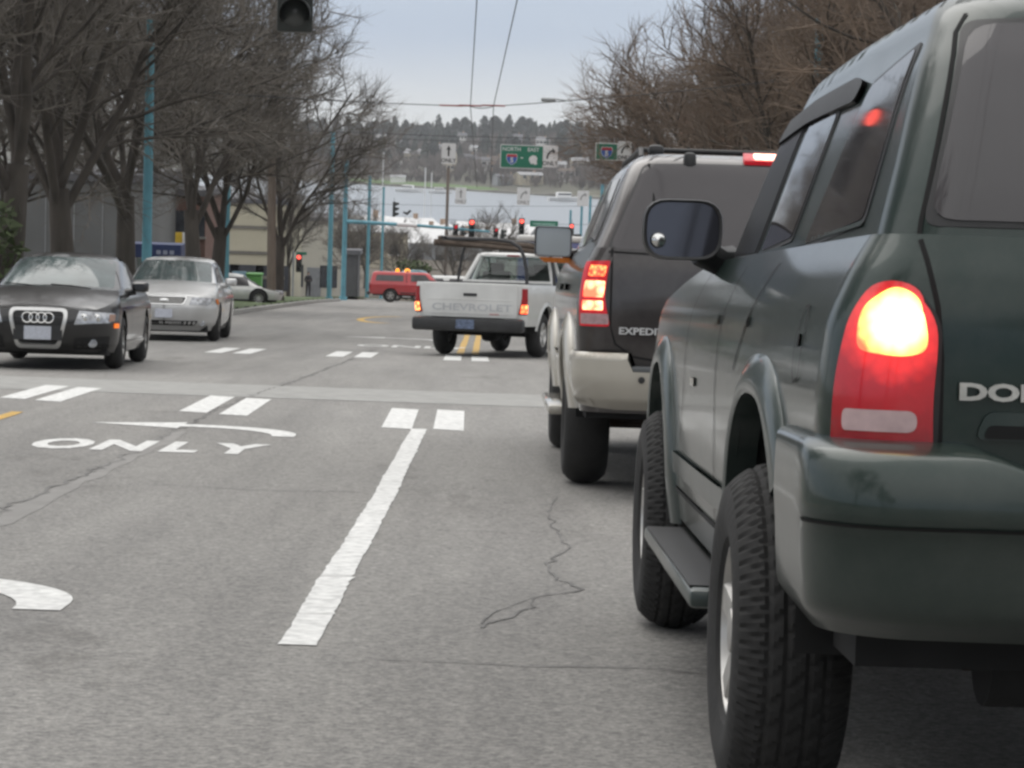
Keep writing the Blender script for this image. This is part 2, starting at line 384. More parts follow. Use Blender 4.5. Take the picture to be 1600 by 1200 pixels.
def sheet(name, x0, x1, y0, y1, off, m, parent=None, nx=2, step=.5, zf=None):
    ys = np.arange(y0, y1+1e-6, step); xs = np.linspace(x0, x1, nx); zf = zf or (lambda x, y: road_z(y)+off)
    mb = MB(); mb.add([(x, y, zf(x, y)) for y in ys for x in xs], [(i*nx+j, i*nx+j+1, (i+1)*nx+j+1, (i+1)*nx+j) for i in range(len(ys)-1) for j in range(nx-1)])
    return mb.build(name, m, parent, smooth=True)
ROAD_L, ROAD_R = -7.6, 5.6
road = kind(sheet('road', ROAD_L, ROAD_R, -40, 200, 0, M_ROAD, nx=4, step=.4), 'structure')
for x0, x1, y0, y1 in ((-90, ROAD_L, 25.5, 36.5), (ROAD_R, 90, 25.5, 36.5), (-90, ROAD_L, 126, 150), (ROAD_R, 90, 126, 150)):
    sheet('side_street', x0, x1, y0, y1, -.002, M_ROAD, road, nx=6)
# pavements on both sides with a kerb, interrupted at the two cross streets
for s, e in ((-40, 25.5), (36.5, 126), (150, 190)):
    for sd, xe in ((-1, ROAD_L), (1, ROAD_R)):
        nm = 'pavement'
        xk = xe+sd*.18
        p = kind(sheet(nm, min(xk, xe+sd*4.8), max(xk, xe+sd*4.8), s, e, .13, M_CONC, nx=2), 'structure')
        mb = MB(); ys = np.arange(s, e+.01, 3.0)
        for a, b in zip(ys[:-1], ys[1:]):
            v = []
            for y in (a+.01, b-.01):
                z = road_z(y); v += [(xe, y, z-.1), (xe+sd*.015, y, z+.135), (xk, y, z+.14), (xk, y, z-.1)]
            mb.add(v, [(0, 1, 5, 4), (1, 2, 6, 5), (2, 3, 7, 6), (0, 3, 2, 1), (4, 5, 6, 7)])
        mb.build('kerb', mat('kerb_concrete', (.30, .295, .28), .8, var=.15, vscale=4), p)
        # planting strip beside the kerb
        v = sheet('verge', min(xe+sd*.3, xe+sd*2.6), max(xe+sd*.3, xe+sd*2.6), s+.6, e-.6, .15, M_GRASS, p, nx=4, zf=lambda x, y: road_z(y)+.15+.025*math.sin(y*2.1+x*3)+.02*math.sin(y*5.3))
# terrain: one sheet from behind the camera down to the lake shore
def land_z(x, y):
    if y <= 185: z = road_z(y)-.16
    else:
        t = min(1, (y-185)/285); z = (road_z(185)-.16)*(1-t)+(LAKE-.6)*t-1.2*math.sin(PI*t)
    if y < 185: z += max(0, abs(x)-14)*.012 if x < 0 else max(0, x-14)*.012
    return z
xs = np.concatenate([np.arange(-500, -60, 40), np.arange(-60, 60.1, 6), np.arange(80, 501, 40)]); ys = np.concatenate([np.arange(-80, 190, 3), np.arange(190, 481, 10)])
mb = MB(); nx = len(xs)
mb.add([(x, y, land_z(x, y)) for y in ys for x in xs], [(i*nx+j, i*nx+j+1, (i+1)*nx+j+1, (i+1)*nx+j) for i in range(len(ys)-1) for j in range(nx-1)])
kind(mb.build('ground', M_EARTH, None, True), 'structure')

# painted markings and scars, children of the road
def decal(name, poly, m, off=.004, step=.4, parent=None, dn=.3):
    V, F = tri(dens(poly, dn), (), step, step); mb = MB(); mb.add([(x, y, road_z(y)+off) for x, y in V], F)
    return mb.build(name, m, parent or road)
rnd = random.Random(3)
def ragged(x0, x1, y0, y1, amp=.012, step=.12):
    n = int((y1-y0)/step)
    l = [(x0+rnd.gauss(0, amp), y0+(y1-y0)*i/n) for i in range(n+1)]; r = [(x1+rnd.gauss(0, amp), y0+(y1-y0)*i/n) for i in range(n+1)]
    return l[::-1]+r
# solid lane line: paint laid in short overlapping strokes, wavering and cracked across
yy = 7.55
def edge_x(y, sd): return -.580+.0055*(y-7.5)+.003*math.sin(y*1.1)+sd*(.064+.003*math.sin(y*2.3+sd)+.0015*math.sin(y*7.1+2*sd))
while yy < 19.0:
    e = min(yy+rnd.uniform(.5, 1.6), 19.05); n = max(3, int((e-yy)/.08)); ys_ = [yy+(e-yy)*i/n for i in range(n+1)]; tl = rnd.uniform(-.02, .02)
    decal('lane_line', [(edge_x(y, -1)+rnd.gauss(0, .0025), y) for y in ys_[::-1]]+[(edge_x(y, 1)+rnd.gauss(0, .003)+(.02*rnd.random() if i == n and rnd.random() < .4 else 0), y+tl*.3) for i, y in enumerate(ys_)], M_WHITE, dn=2); yy = e+.009
M_SCUFF = mat('thin_paint_overspray', (.33, .33, .32), .75, var=.35, vscale=18, detail=8)
# crossing bars, in pairs, both sides of the cross street
for xc in (-4.05, -2.42, -.66):
    for dx in ((-.34, .02) if xc < -3 else (-.20, .17) if xc < -1 else (-.16, .26)):
        x0 = xc+dx; x1 = x0+.25; sk = -.10; q = 0 if xc > -1 else .62*(-.66-x0)
        decal('crossing_bar', [(x0, 19.1+q), (x1, 19.0+q), (x1+sk*.2, 21.6+q*.9), (x0+sk*.2, 21.7+q*.9)], M_WHITE)
for xc in (-5.9, -3.95, -2.1, -.3, 1.4):
    for dx in (-.33, .10):
        decal('crossing_bar', [(xc+dx, 36.0), (xc+dx+.27, 36.0), (xc+dx+.25, 39.0), (xc+dx-.02, 39.0)], M_WHITE)
# concrete band across the cross street
decal('concrete_band', [(ROAD_L, 23.0), (ROAD_R, 22.4), (ROAD_R, 24.6), (ROAD_L, 25.6)], M_LIGHTBAND, .003, .5)
# double yellow centre lines
for x0 in (-3.92, -3.66): decal('centre_line', ragged(x0-.26, x0-.15, -30, 19.6, .006, .5), M_YEL, dn=3)
for x0 in (-.42, -.16): decal('centre_line', ragged(x0-.06, x0+.06, 39.4, 58, .006, .4), M_YEL, dn=3)
o = []
for i in range(13): a = PI*i/12; o.append((-2.9-1.0*math.sin(a), 72-5.5*math.cos(a)))
inn = [(x+.22, 72+(y-72)*.93) for x, y in o]
decal('centre_line', o+inn[::-1], M_YEL, .004)
# turn arrows and ONLY
def turn_arrow(xr, y0, sc=1.0, rise=.80, th=.26, name='turn_arrow'):
    st = []; ins = []
    for i in range(13):
        a = PI/2*i/12; st.append((xr-.95*(1-math.cos(a))*sc, y0+rise*math.sin(a)*sc+.2)); ins.append((xr-.17*sc-.78*(1-math.cos(a))*sc, y0+.02+(rise+.18-th)*math.sin(a)*sc))
    hx = xr-.95*sc; yt = y0+rise*sc+.2; yb = y0+.02+(rise+.18-th)*sc
    decal(name, [(xr, y0)]+st+[(hx, yt+.20*sc), (hx-.72*sc, (yt+yb)/2), (hx, yb-.20*sc)]+ins[::-1]+[(xr-.17*sc, y0)], M_WHITE)
turn_arrow(-1.46, 8.2)
turn_arrow(-1.42, 17.75, 1.0)
for ch, x in zip('ONLY', (-2.93, -2.50, -2.10, -1.71)):
    me = text('lane_lettering', ch, .62, M_WHITE, road, Matrix(), 0, .03).data
    k = 1.9
    for v in me.vertices:
        v.co = Vector((x+v.co.x*.80, 16.45+v.co.y*k, 0))
    for v in me.vertices: v.co.z = road_z(v.co.y)+.004
o = text('lane_lettering', 'ONLY', .9, M_WHITE, road, Matrix(), 0, .02)
for v in o.data.vertices: yy = 43.5+v.co.y*2.2; v.co = Vector((-1.35+v.co.x*.85, yy, road_z(yy)+.004))
turn_arrow(-.9, 49, 1.3)
# long joint between the lanes, cracks
def crack(pts, w, name='crack', m=M_TAR, off=.0035):
    P = dens_open(list(pts), .12); P = [(x+rnd.gauss(0, w*.9), y+rnd.gauss(0, w*.5)) for x, y in P]; mb = MB(); V = []
    for i, (x, y) in enumerate(P):
        a, b = P[max(i-1, 0)], P[min(i+1, len(P)-1)]; t = Vector((b[0]-a[0], b[1]-a[1])); t = t.normalized() if t.length > 1e-6 else Vector((0, 1)); ww = w*rnd.uniform(.4, 1.3)/2
        V += [(x-t.y*ww, y+t.x*ww, road_z(y)+off), (x+t.y*ww, y-t.x*ww, road_z(y)+off)]
    mb.add(V, [(2*i, 2*i+1, 2*i+3, 2*i+2) for i in range(len(P)-1)]); return mb.build(name, m, road)
crack([(-2.46, 5), (-2.42, 11), (-2.36, 16), (-2.34, 21), (-2.1, 27), (-1.98, 34), (-1.9, 41)], .028, 'lane_joint', mat('joint_dark', (.145, .141, .135), .8, var=.3))
decal('joint_patch', ragged(-2.36, -2.26, 8, 18, .02, .4), mat('joint_sealer', (.225, .218, .208), .85, var=.1, vscale=5, detail=8), .002)
crack([(.02, 8.1), (.16, 8.5), (.22, 9.0), (.42, 9.3), (.33, 9.6), (.30, 10.2), (.42, 10.9)], .014)
crack([(.22, 9.0), (.08, 8.6), (.0, 8.2)], .009)
crack([(-.3, 7.3), (.2, 7.25), (.5, 7.3), (.75, 7.2)], .010)
crack([(-.1, 11.6), (.3, 11.5), (.7, 11.62)], .009, m=mat('crack_pale', (.30, .295, .28), .85))
crack([(.42, 10.9), (.36, 12.4), (.44, 13.6)], .012)
crack([(-1.9, 13.6), (-1.2, 13.4), (-.7, 13.5)], .012)
# ------------------------------------------------------------------ vehicle shells
DUR = dict(pos=(1.465, 4.35), low=Shell([(.40, .80, .05, 4.78, .16, .35), (.60, .825, .015, 4.84, .16, .35), (.95, .835, 0, 4.85, .15, .35), (1.10, .822, .0, 4.80, .15, .35), (1.20, .785, .012, 4.70, .14, .35), (1.285, .738, .035, 4.55, .13, .35)], .025, .1, .02),
           up=Shell([(1.265, .735, .035, 3.15, .13, .40), (1.40, .70, .065, 2.98, .13, .38), (1.62, .640, .155, 2.65, .13, .36), (1.69, .612, .20, 2.52, .13, .36), (1.745, .590, .245, 2.42, .14, .34), (1.785, .550, .32, 2.30, .14, .33), (1.805, .490, .42, 2.18, .16, .32)], .03, .13, .03))
EXP = dict(pos=(1.50, 13.55), low=Shell([(.50, .95, .05, 5.10, .16, .35), (.80, .985, .02, 5.18, .16, .35), (1.10, .99, 0, 5.15, .15, .35), (1.30, .965, .01, 5.05, .15, .35), (1.46, .90, .03, 4.9, .14, .35)], .03, .1, .02),
           up=Shell([(1.44, .90, .03, 3.55, .14, .4), (1.62, .825, .10, 3.35, .14, .38), (1.86, .735, .21, 3.0, .14, .36), (1.95, .69, .27, 2.85, .14, .36), (2.0, .64, .34, 2.75, .15, .34), (2.025, .57, .45, 2.6, .16, .3)], .03, .12, .02))
# ------------------------------------------------------------------ vehicle materials and shared parts
M_RUB = mat('tyre_rubber', (.017, .0165, .016), .8, var=.3, vscale=9, bump=.2, detail=8)
M_TRIM = mat('black_trim', (.022, .022, .023), .5, var=.2, vscale=12)
M_DARK = mat('underbody', (.012, .012, .012), .9, var=.4, vscale=6)
M_RUST = mat('rusty_chassis', (.045, .028, .02), .9, var=.5, vscale=7)
M_RIM = mat('alloy', (.50, .49, .47), .35, .7, var=.15, vscale=14)
M_CHROME = mat('chrome', (.75, .75, .74), .12, 1, var=.06)
M_SILV = mat('silver_badge', (.62, .60, .55), .3, .8, var=.15, vscale=30)
M_TINT = mat('dark_tinted_glass', (.058, .054, .057), .045, 0, var=.15, vscale=2, spec=.6)
M_GLASS = mat('windscreen_glass', (.055, .075, .075), .05, 0, var=.35, vscale=2.5, spec=.32)
M_OPEN = mat('dark_cabin_pane', (.012, .012, .013), .35, 0, var=.15, spec=.15)  # near-black pane, darkness of the cabin behind put into its colour
M_MIRR = mat('mirror_glass', (.105, .103, .115), .06, .9, var=.06)
M_REDL2 = emis('red_lens_lit', (.30, .008, .014), (.20, .004, .008), 60, (.36, .012, .02), .15)
M_REDD = mat('red_lens', (.32, .012, .015), .15, var=.2, vscale=30, coat=.6)
def bulb_glow(name, c, r0, r1, stops, base):
    'lit lamp plastic: brightest round its bulb at c (mirrored left and right), fading to r1 metres'
    m = mat(name, base, .18, vscale=60, var=.1, coat=.7); t = m.node_tree; b = t.nodes['Principled BSDF']; tc_ = t.nodes.new('ShaderNodeTexCoord'); ab = t.nodes.new('ShaderNodeVectorMath'); ab.operation = 'ABSOLUTE'
    d = t.nodes.new('ShaderNodeVectorMath'); d.operation = 'DISTANCE'; d.inputs[1].default_value = c; t.links.new(tc_.outputs['Object'], ab.inputs[0]); t.links.new(ab.outputs[0], d.inputs[0])
    mr = t.nodes.new('ShaderNodeMapRange'); mr.inputs['From Min'].default_value = r0; mr.inputs['From Max'].default_value = r1; t.links.new(d.outputs['Value'], mr.inputs[0])
    v = t.nodes.new('ShaderNodeTexVoronoi'); v.inputs['Scale'].default_value = 45; t.links.new(tc_.outputs['Object'], v.inputs['Vector'])
    ad = t.nodes.new('ShaderNodeMath'); ad.operation = 'MULTIPLY_ADD'; ad.inputs[1].default_value = .12; t.links.new(v.outputs['Distance'], ad.inputs[0]); t.links.new(mr.outputs[0], ad.inputs[2])
    r = t.nodes.new('ShaderNodeValToRGB'); mx = max(max(k[1]) for k in stops); e = r.color_ramp.elements
    while len(e) < len(stops): e.new(.5)
    for q, (p, col) in zip(e, stops): q.position = p; q.color = (*[x/mx for x in col], 1)
    t.links.new(ad.outputs[0], r.inputs[0]); t.links.new(r.outputs[0], b.inputs['Emission Color']); b.inputs['Emission Strength'].default_value = mx; return m
M_REDL = emis('red_lens_lit', (.95, .015, .03), (.62, .008, .014), 60, (.40, .012, .02), .15)
M_DLENS = bulb_glow('tail_lens_glow', (.70, .02, 1.10), .07, .22, [(0, (.95, .03, .025)), (.3, (.24, .004, .006)), (1, (.05, .0005, .0015))], (.24, .008, .016))
M_CORE = bulb_glow('stop_lamp_core', (.69, .0, 1.115), .0, .085, [(0, (4.0, 3.9, 3.2)), (.5, (3.6, 3.1, 1.5)), (.82, (3.2, 1.7, .38)), (1, (1.9, .22, .10))], (.5, .1, .02))
M_CORE2 = emis('stop_lamp_core_far', (3.0, .35, .16), (3.6, 2.2, 1.1), 17)
M_AMBER = mat('amber_lens', (.55, .16, .02), .25, var=.2, vscale=30)
M_AMBL = emis('amber_beacon_lit', (1.6, .55, .03), (1.1, .32, .01), 30, (.5, .2, .02))
M_WLENS = mat('frosted_reversing_lens', (.55, .40, .40), .25, var=.12, vscale=30)
M_HEAD = mat('headlamp_glass', (.36, .37, .39), .15, .3, var=.5, vscale=16, coat=1)
M_PLATE = mat('licence_plate', (.50, .52, .58), .45, var=.18, vscale=60)
M_PLBLUE = mat('plate_blue', (.13, .17, .33), .5, var=.3, vscale=70)
M_GAP = mat('panel_gap', (.008, .008, .008), .9, var=.3)

_wm = {}
def wheel_meshes(R, w, rr, style, tread=False):
    k = (R, w, rr, style, tread)
    if k in _wm: return _wm[k]
    # tyre, axis = x, outer side at -x
    n = 240 if tread else 48; cols = 26 if tread else 11; mb = MB(); V = []
    prof = []
    for j in range(cols):
        t = j/(cols-1)*2-1; a = abs(t)**2.6
        prof.append((t*w/2*.93, R-.035*w/.26*a*1.1-.018*a))
    side = [(-w/2, R-.095), (-w/2*1.0, R-.13), (-w/2*.90, rr+.012), (-w/2*.78, rr-.004)]
    full = side[::-1]+prof+[(-x, r) for x, r in side]; m = len(full)
    for i in range(n):
        an = 2*PI*i/n
        for j, (x, r) in enumerate(full):
            if tread and 4 <= j < 4+cols:
                q = j-4; s = q if q < cols/2 else cols-1-q
                pitch = n/42 if False else 4
                ph = (i+(2 if s < 5 else 0)+(q//3) % 2*2) % 4
                if s in (6, 10) or (s < 6 and ph == 0) or (s >= 6 and (i+q) % 6 == 0): r -= .0075
            if tread and j in (3, 2) : r -= 0
            V.append((x, r*math.cos(an), r*math.sin(an)))
    F = [(i*m+j, i*m+j+1, ((i+1) % n)*m+j+1, ((i+1) % n)*m+j) for i in range(n) for j in range(m-1)]
    mb.add(V, F); ty = mb.mesh('tyre', M_RUB, 28 if tread else 40)
    MX = Matrix.Rotation(-PI/2, 4, 'Y')      # z axis -> -x
    rm = MB(); xo = w/2*.80
    rm.lathe([(rr+.006, xo), (rr-.012, xo+.004), (rr-.022, xo-.012), (rr-.03, xo-.05), (rr-.035, -w*.3)], 40, MX)
    if style == 'spoke':
        for i in range(5):
            a = 2*PI*i/5; M2 = MX @ Matrix.Rotation(a, 4, 'Z'); b = .040
            P = [(.03, -b, xo-.03), (.03, b, xo-.03), (rr-.02, b*1.15, xo-.014), (rr-.02, -b*1.15, xo-.014)]
            Q = [(x, y*.7, z+.016) for x, y, z in P]
            rm.add([M2 @ Vector(p) for p in P+Q], [(0, 1, 2, 3), (4, 5, 6, 7), (0, 1, 5, 4), (1, 2, 6, 5), (2, 3, 7, 6), (3, 0, 4, 7)])
        rm.lathe([(0, xo+.008), (.05, xo+.004), (.062, xo-.02)], 20, MX)
    elif style == 'multi':
        for i in range(10):
            a = 2*PI*i/10; M2 = MX @ Matrix.Rotation(a, 4, 'Z'); b = .016
            P = [(.03, -b, xo-.025), (.03, b, xo-.025), (rr-.02, b, xo-.012), (rr-.02, -b, xo-.012)]; Q = [(x, y, z+.015) for x, y, z in P]
            rm.add([M2 @ Vector(p) for p in P+Q], [(0, 1, 2, 3), (4, 5, 6, 7), (0, 1, 5, 4), (1, 2, 6, 5), (2, 3, 7, 6), (3, 0, 4, 7)])
        rm.lathe([(0, xo+.004), (.05, xo), (.062, xo-.02)], 20, MX)
    else:
        rm.lathe([(0, xo-.02), (.05, xo-.015), (.06, xo-.035), (rr*.6, xo-.04), (rr*.75, xo-.02), (rr-.02, xo-.03)], 32, MX)
    ri = rm.mesh('rim', M_RIM, 40)
    hb = MB().lathe([(0, .02), (rr*.75, .02), (rr*.78, -.02), (0, -.04)], 24, MX).mesh('wheel', M_DARK, 40)
    _wm[k] = (hb, ty, ri); return _wm[k]
def wheels(root, R, w, rr, style, ys, xo, tread=False, steer=0):
    for y in ys:
        for sd in (-1, 1):
            hb, ty, ri = wheel_meshes(R, w, rr, style, tread); o = link('wheel', hb, root)
            o.location = (sd*(xo-w/2), y, R-.004); o.rotation_euler = (0, 0, 0 if sd < 0 else PI)
            link('tyre', ty, o); link('rim', ri, o)
def flare(sh, yc, zc, r0, r1, off, a0, a1, side, mb, n=26, zmin=.42, ex=1.):
    prof = [(r0, -.05), (r0, off*.8), (r0+.015, off), ((r0+r1)/2, off*.75), (r1-.006, off*.25), (r1, -.004)]; V = []; k = len(prof)
    for i in range(n+1):
        a = math.radians(a0+(a1-a0)*i/n)
        for r, o in prof:
            ca, sa = math.cos(a), math.sin(a); y, z = yc+r*math.copysign(abs(ca)**ex, ca), max(zmin, zc+r*math.copysign(abs(sa)**ex, sa)); m = sh.mS(y, z, side); V.append(sh.P(m, z)+sh.nrm(m, z)*o)
    mb.add(V, [(i*k+j, i*k+j+1, (i+1)*k+j+1, (i+1)*k+j) for i in range(n) for j in range(k-1)]); return mb
def liner(mb, yc, zc, r, x0, x1, z0):
    for sd in (-1, 1):
        V = []; n = 16
        for i in range(n+1):
            a = PI*i/n; y, z = yc+r*math.cos(a), zc+r*math.sin(a); V += [(sd*x0, y, z), (sd*x1, y, z)]
        mb.add(V, [(2*i, 2*i+1, 2*i+3, 2*i+2) for i in range(n)])
        mb.add([(sd*x1, yc+r*math.cos(PI*i/n), zc+r*math.sin(PI*i/n)) for i in range(n+1)], [tuple(range(n+1))])
    return mb
def body_from(low, zb, zt, arches, paint, root, crown=.03, name='body', fine=False):
    mb, ring = low.wall(zb, zt, arches, .09 if fine else .16, .022 if fine else .06); b = mb.build(name, paint, root)
    deck(ring, zt, crown, .09).build('bonnet', paint, b); return b
def cabin_from(up, zb, ztop, paint, root, crown=.02, name='cabin', fine=False):
    zf_ = ztop if callable(ztop) else (lambda y: ztop)
    mb, ring = up.wall(zb, zf_, (), .09 if fine else .16, .02 if fine else .05); b = mb.build(name, paint, root); deck(ring, zf_, crown, .10, .7).build('roof', paint, b); return b
def mirror_housing(name, root, c, w, h, d, mt, glassm, yaw=0, arm=None, round_=.06, glassname='mirror_glass'):
    'door mirror: shell whose open face looks back, glass set in the face, arm to the door'
    base = rounded([(-w/2, -h/2), (w/2, -h/2), (w/2, h/2), (-w/2, h/2)], round_, 5); n = len(base); M2 = Matrix.Translation(c) @ Matrix.Rotation(yaw, 4, 'Z'); V = []
    for s, y in ((.93, .012), (.90, -.004), (.97, -.008), (1, .01), (1, d*.35), (.88, d*.75), (.6, d)):
        V += [M2 @ Vector((x*s, y, z*s)) for x, z in base]
    mb = MB().add(V, [(k*n+i, k*n+(i+1) % n, (k+1)*n+(i+1) % n, (k+1)*n+i) for k in range(6) for i in range(n)]+[tuple(6*n+i for i in range(n))])
    if arm: mb.tube([M2 @ Vector(a) for a in arm], [.05, .045, .05], 8)
    o = mb.build(name, mt, root, smooth=45)
    MB().add([M2 @ Vector((x*.925, .009, z*.925)) for x, z in base], [tuple(range(n))[::-1]]).build(glassname, glassm, o); return o, M2

# ================================================================== dark green SUV (right foreground)
V = DUR; low, up = V['low'], V['up']
M_GREEN = car_paint('dark_green_paint', (.006, .021, .0165), .2, .34, .09, .62, .30)
M_GRNTRIM = car_paint('dark_green_trim', (.012, .029, .026), .1, .45, .14, .6, .3)
t = thing('sport_utility_vehicle', 'dark green four-door SUV with one big lit tail lamp, nearest on the right', 'SUV', mtx=slope_frame(*V['pos']))
def dzt(y): return 1.285 if y < 3.0 else 1.285-.17*min(1, (y-3.0)/1.75)**1.5
AR = [(1.03, .42, .545), (3.98, .42, .545)]
b = body_from(low, lambda m: .66 if abs(m) < 2.3 else .44, dzt, AR, M_GREEN, t, fine=True)
cb = cabin_from(up, 1.265, lambda y: 1.805-.05*min(1, max(0, (y-.6)/1.5)), M_GREEN, t, fine=True)
g = MB(); liner(g, 1.03, .42, .56, .80, .42, .4); liner(g, 3.98, .42, .56, .80, .42, .4); g.bx(-.72, .72, .18, 4.7, .44, .60)
g.build('wheel_arch_liner', M_DARK, t)
g = MB().bx(-.40, -.30, .7, 4.5, .36, .46).bx(.30, .40, .7, 4.5, .36, .46).tube([(-.7, 1.03, .38), (.7, 1.03, .38)], .045, 10).box((.05, 1.03, .38), (.28, .26, .26), bev=.08)
g.tube([(.34, .5, .44), (.42, .9, .42), (.42, 1.6, .45)], .03, 8).build('chassis', M_RUST, t, smooth=40)
MB().tube([(.1, .52, .30), (.1, .52, .48)], .36, 22).build('spare_wheel', M_RUB, t, smooth=40)
MB().tube([(-.42, .42, .44), (.5, .42, .44)], .11, 14).build('silencer', M_DARK, t, smooth=40)
MB().box((-.1, 1.55, .42), (1.1, .7, .22), bev=.05).build('fuel_tank', M_DARK, t, smooth=40)
wheels(t, .392, .265, .205, 'spoke', (1.03, 3.98), .90, tread=True)
for sd in (-1, 1):
    for yc, a0, a1 in ((1.03, 14, 146), (3.98, -2, 205)):
        flare(low, yc, .42, .52, .615, .030, a0, a1, sd, MB(), ex=.86).build('wheel_arch_flare', M_GRNTRIM, t, smooth=50)
# rear window in its rubber, tailgate gap
rw = [(-.650, 1.312), (-.552, 1.700), (-.3, 1.712), (.3, 1.712), (.552, 1.700), (.650, 1.312)]
up.patch('R', [(x*1.018, z+(.012 if z > 1.5 else -.012)) for x, z in rw], .003, .004, .03, mb=MB()).build('window_rubber', M_TRIM, t)
up.patch('R', rw, .006, .003, .05, dm=.07, dz=.025).build('rear_window', M_TINT, t)
for q in (-1, 1):
    g = MB(); low.line('R', [(q*.62, .878), (q*.622, 1.05), (q*.632, 1.15), (q*.652, 1.235), (q*.662, 1.274)], .010, .002, mb=g); g.build('tailgate_gap', M_GAP, t)
    g = MB(); up.line('R', [(q*.670, 1.266), (q*.664, 1.31), (q*.575, 1.690), (q*.55, 1.73)], .010, .002, mb=g); g.build('glass_gap', M_GAP, t)
# dark strip under the window = tailgate shut line, handle recess, lettering
low.patch('R', [(-.52, .895), (.52, .895), (.50, .962), (-.50, .962)], -.001, .0, .03, mb=MB()) 
hr = MB(); low.patch('R', [(-.555, .902), (.555, .902), (.535, .955), (-.535, .955)], .012, .014, .02, mb=hr); hr.build('tailgate_handle', M_GRNTRIM, t)
low.patch('R', [(-.54, .905), (.54, .905), (.53, .93), (-.53, .93)], .0145, .001, .01).build('handle_recess', M_GAP, t)
RB = Matrix(((1, 0, 0, 0), (0, 0, -1, 0), (0, 1, 0, 0), (0, 0, 0, 1)))   # text plane facing -y
text('lettering', 'DODGE', .043, M_SILV, t, Matrix.Translation((-.580, -.028, .990)) @ RB, .004, .0018, 1.7, 'LEFT')
# tail lamps
LP = [(-.929, .890), (-.934, 1.052), (-.962, 1.125), (-1.06, 1.172), (-1.25, 1.188), (-1.428, 1.176), (-1.51, 1.13), (-1.545, 1.075), (-1.568, .99), (-1.578, .888)]
LP = [(abs(m), z) for m, z in LP]; LP = [LP[-1]]+[LP[0]]+smooth_loop(LP, 4)[4:-7]; LP = [p for i, p in enumerate(LP) if i == 0 or math.hypot(p[0]-LP[i-1][0], p[1]-LP[i-1][1]) > 1e-4]
CO = [(1.258, 1.174), (1.405, 1.142), (1.425, 1.105), (1.392, 1.066), (1.25, 1.056), (1.06, 1.054), (.972, 1.066), (.985, 1.12), (1.03, 1.152), (1.13, 1.170)]; CO = smooth_loop(CO, 4)
for sd in (-1, 1):
    f = lambda P: [(m, z) for m, z in P]
    low.patch('M', [(1.26+(m-1.26)*1.05, 1.04+(z-1.04)*1.035) for m, z in LP], .004, .006, .0, sd, .08, .03).build('lamp_gasket', M_TRIM, t)
    lens = low.patch('M', LP, .022, .024, .0, sd, .08, .03).build('tail_lamp', M_DLENS, t)
    low.patch('M', CO, .0265, .006, .02, sd, .06, .02).build('brake_light', M_CORE, lens)
    low.patch('M', rounded([(.975, .912), (1.47, .912), (1.47, .952), (.975, .952)], .03), .026, .006, 0, sd, .06, .02).build('reversing_light', M_WLENS, lens)
# bumper
BP = Shell([(.525, .81, -.03, 3, .17, .1), (.585, .848, -.11, 3, .17, .1), (.73, .862, -.145, 3, .17, .1), (.752, .866, -.166, 3, .17, .1), (.775, .868, -.170, 3, .17, .1), (.84, .866, -.158, 3, .17, .1), (.878, .862, -.125, 3, .16, .1), (.892, .848, -.07, 3, .16, .1)], .035, 0, 0)
def bzt(m): a = abs(m); s = min(1, max(0, (a-.45)/.42)); return .80+.09*(s*s*(3-2*s))
me_ = 2.52; ms_ = np.concatenate([np.linspace(-me_, -2, 8), np.linspace(-1.9, -1, 16), np.linspace(-.95, .95, 39), np.linspace(1, 1.9, 16), np.linspace(2, me_, 8)]); VV = []
for m in ms_:
    zl = .525+.05*max(0, abs(m)-2.1)/.42; zh = bzt(m); col = []
    for q in list(np.linspace(0, .8, 18))+[.85, .9, .93, .96, .98, 1.0]: col.append(BP.P(m, zl+(zh-zl)*q))
    p = col[-1]; d = (Vector((p.x*.55, 1.0, p.z))-p); d.z = 0; d.normalize(); col += [p+d*.02+Vector((0, 0, .004)), p+d*.06+Vector((0, 0, .006)), p+d*.20+Vector((0, 0, -.002))]
    VV += col
nr = 27; bump = MB().add(VV, [(i*nr+j, (i+1)*nr+j, (i+1)*nr+j+1, i*nr+j+1) for i in range(len(ms_)-1) for j in range(nr-1)]).build('bumper', M_GREEN, t, smooth=70)
g = MB(); BP.line('M', [(m, .745) for m in np.linspace(-1.9, 1.9, 40)], .009, .002, 1, g); g.build('bumper_groove', M_GAP, bump)
MB().bx(-.42, .42, -.13, .04, .796, .812, .005).build('step_pad', M_TRIM, bump)
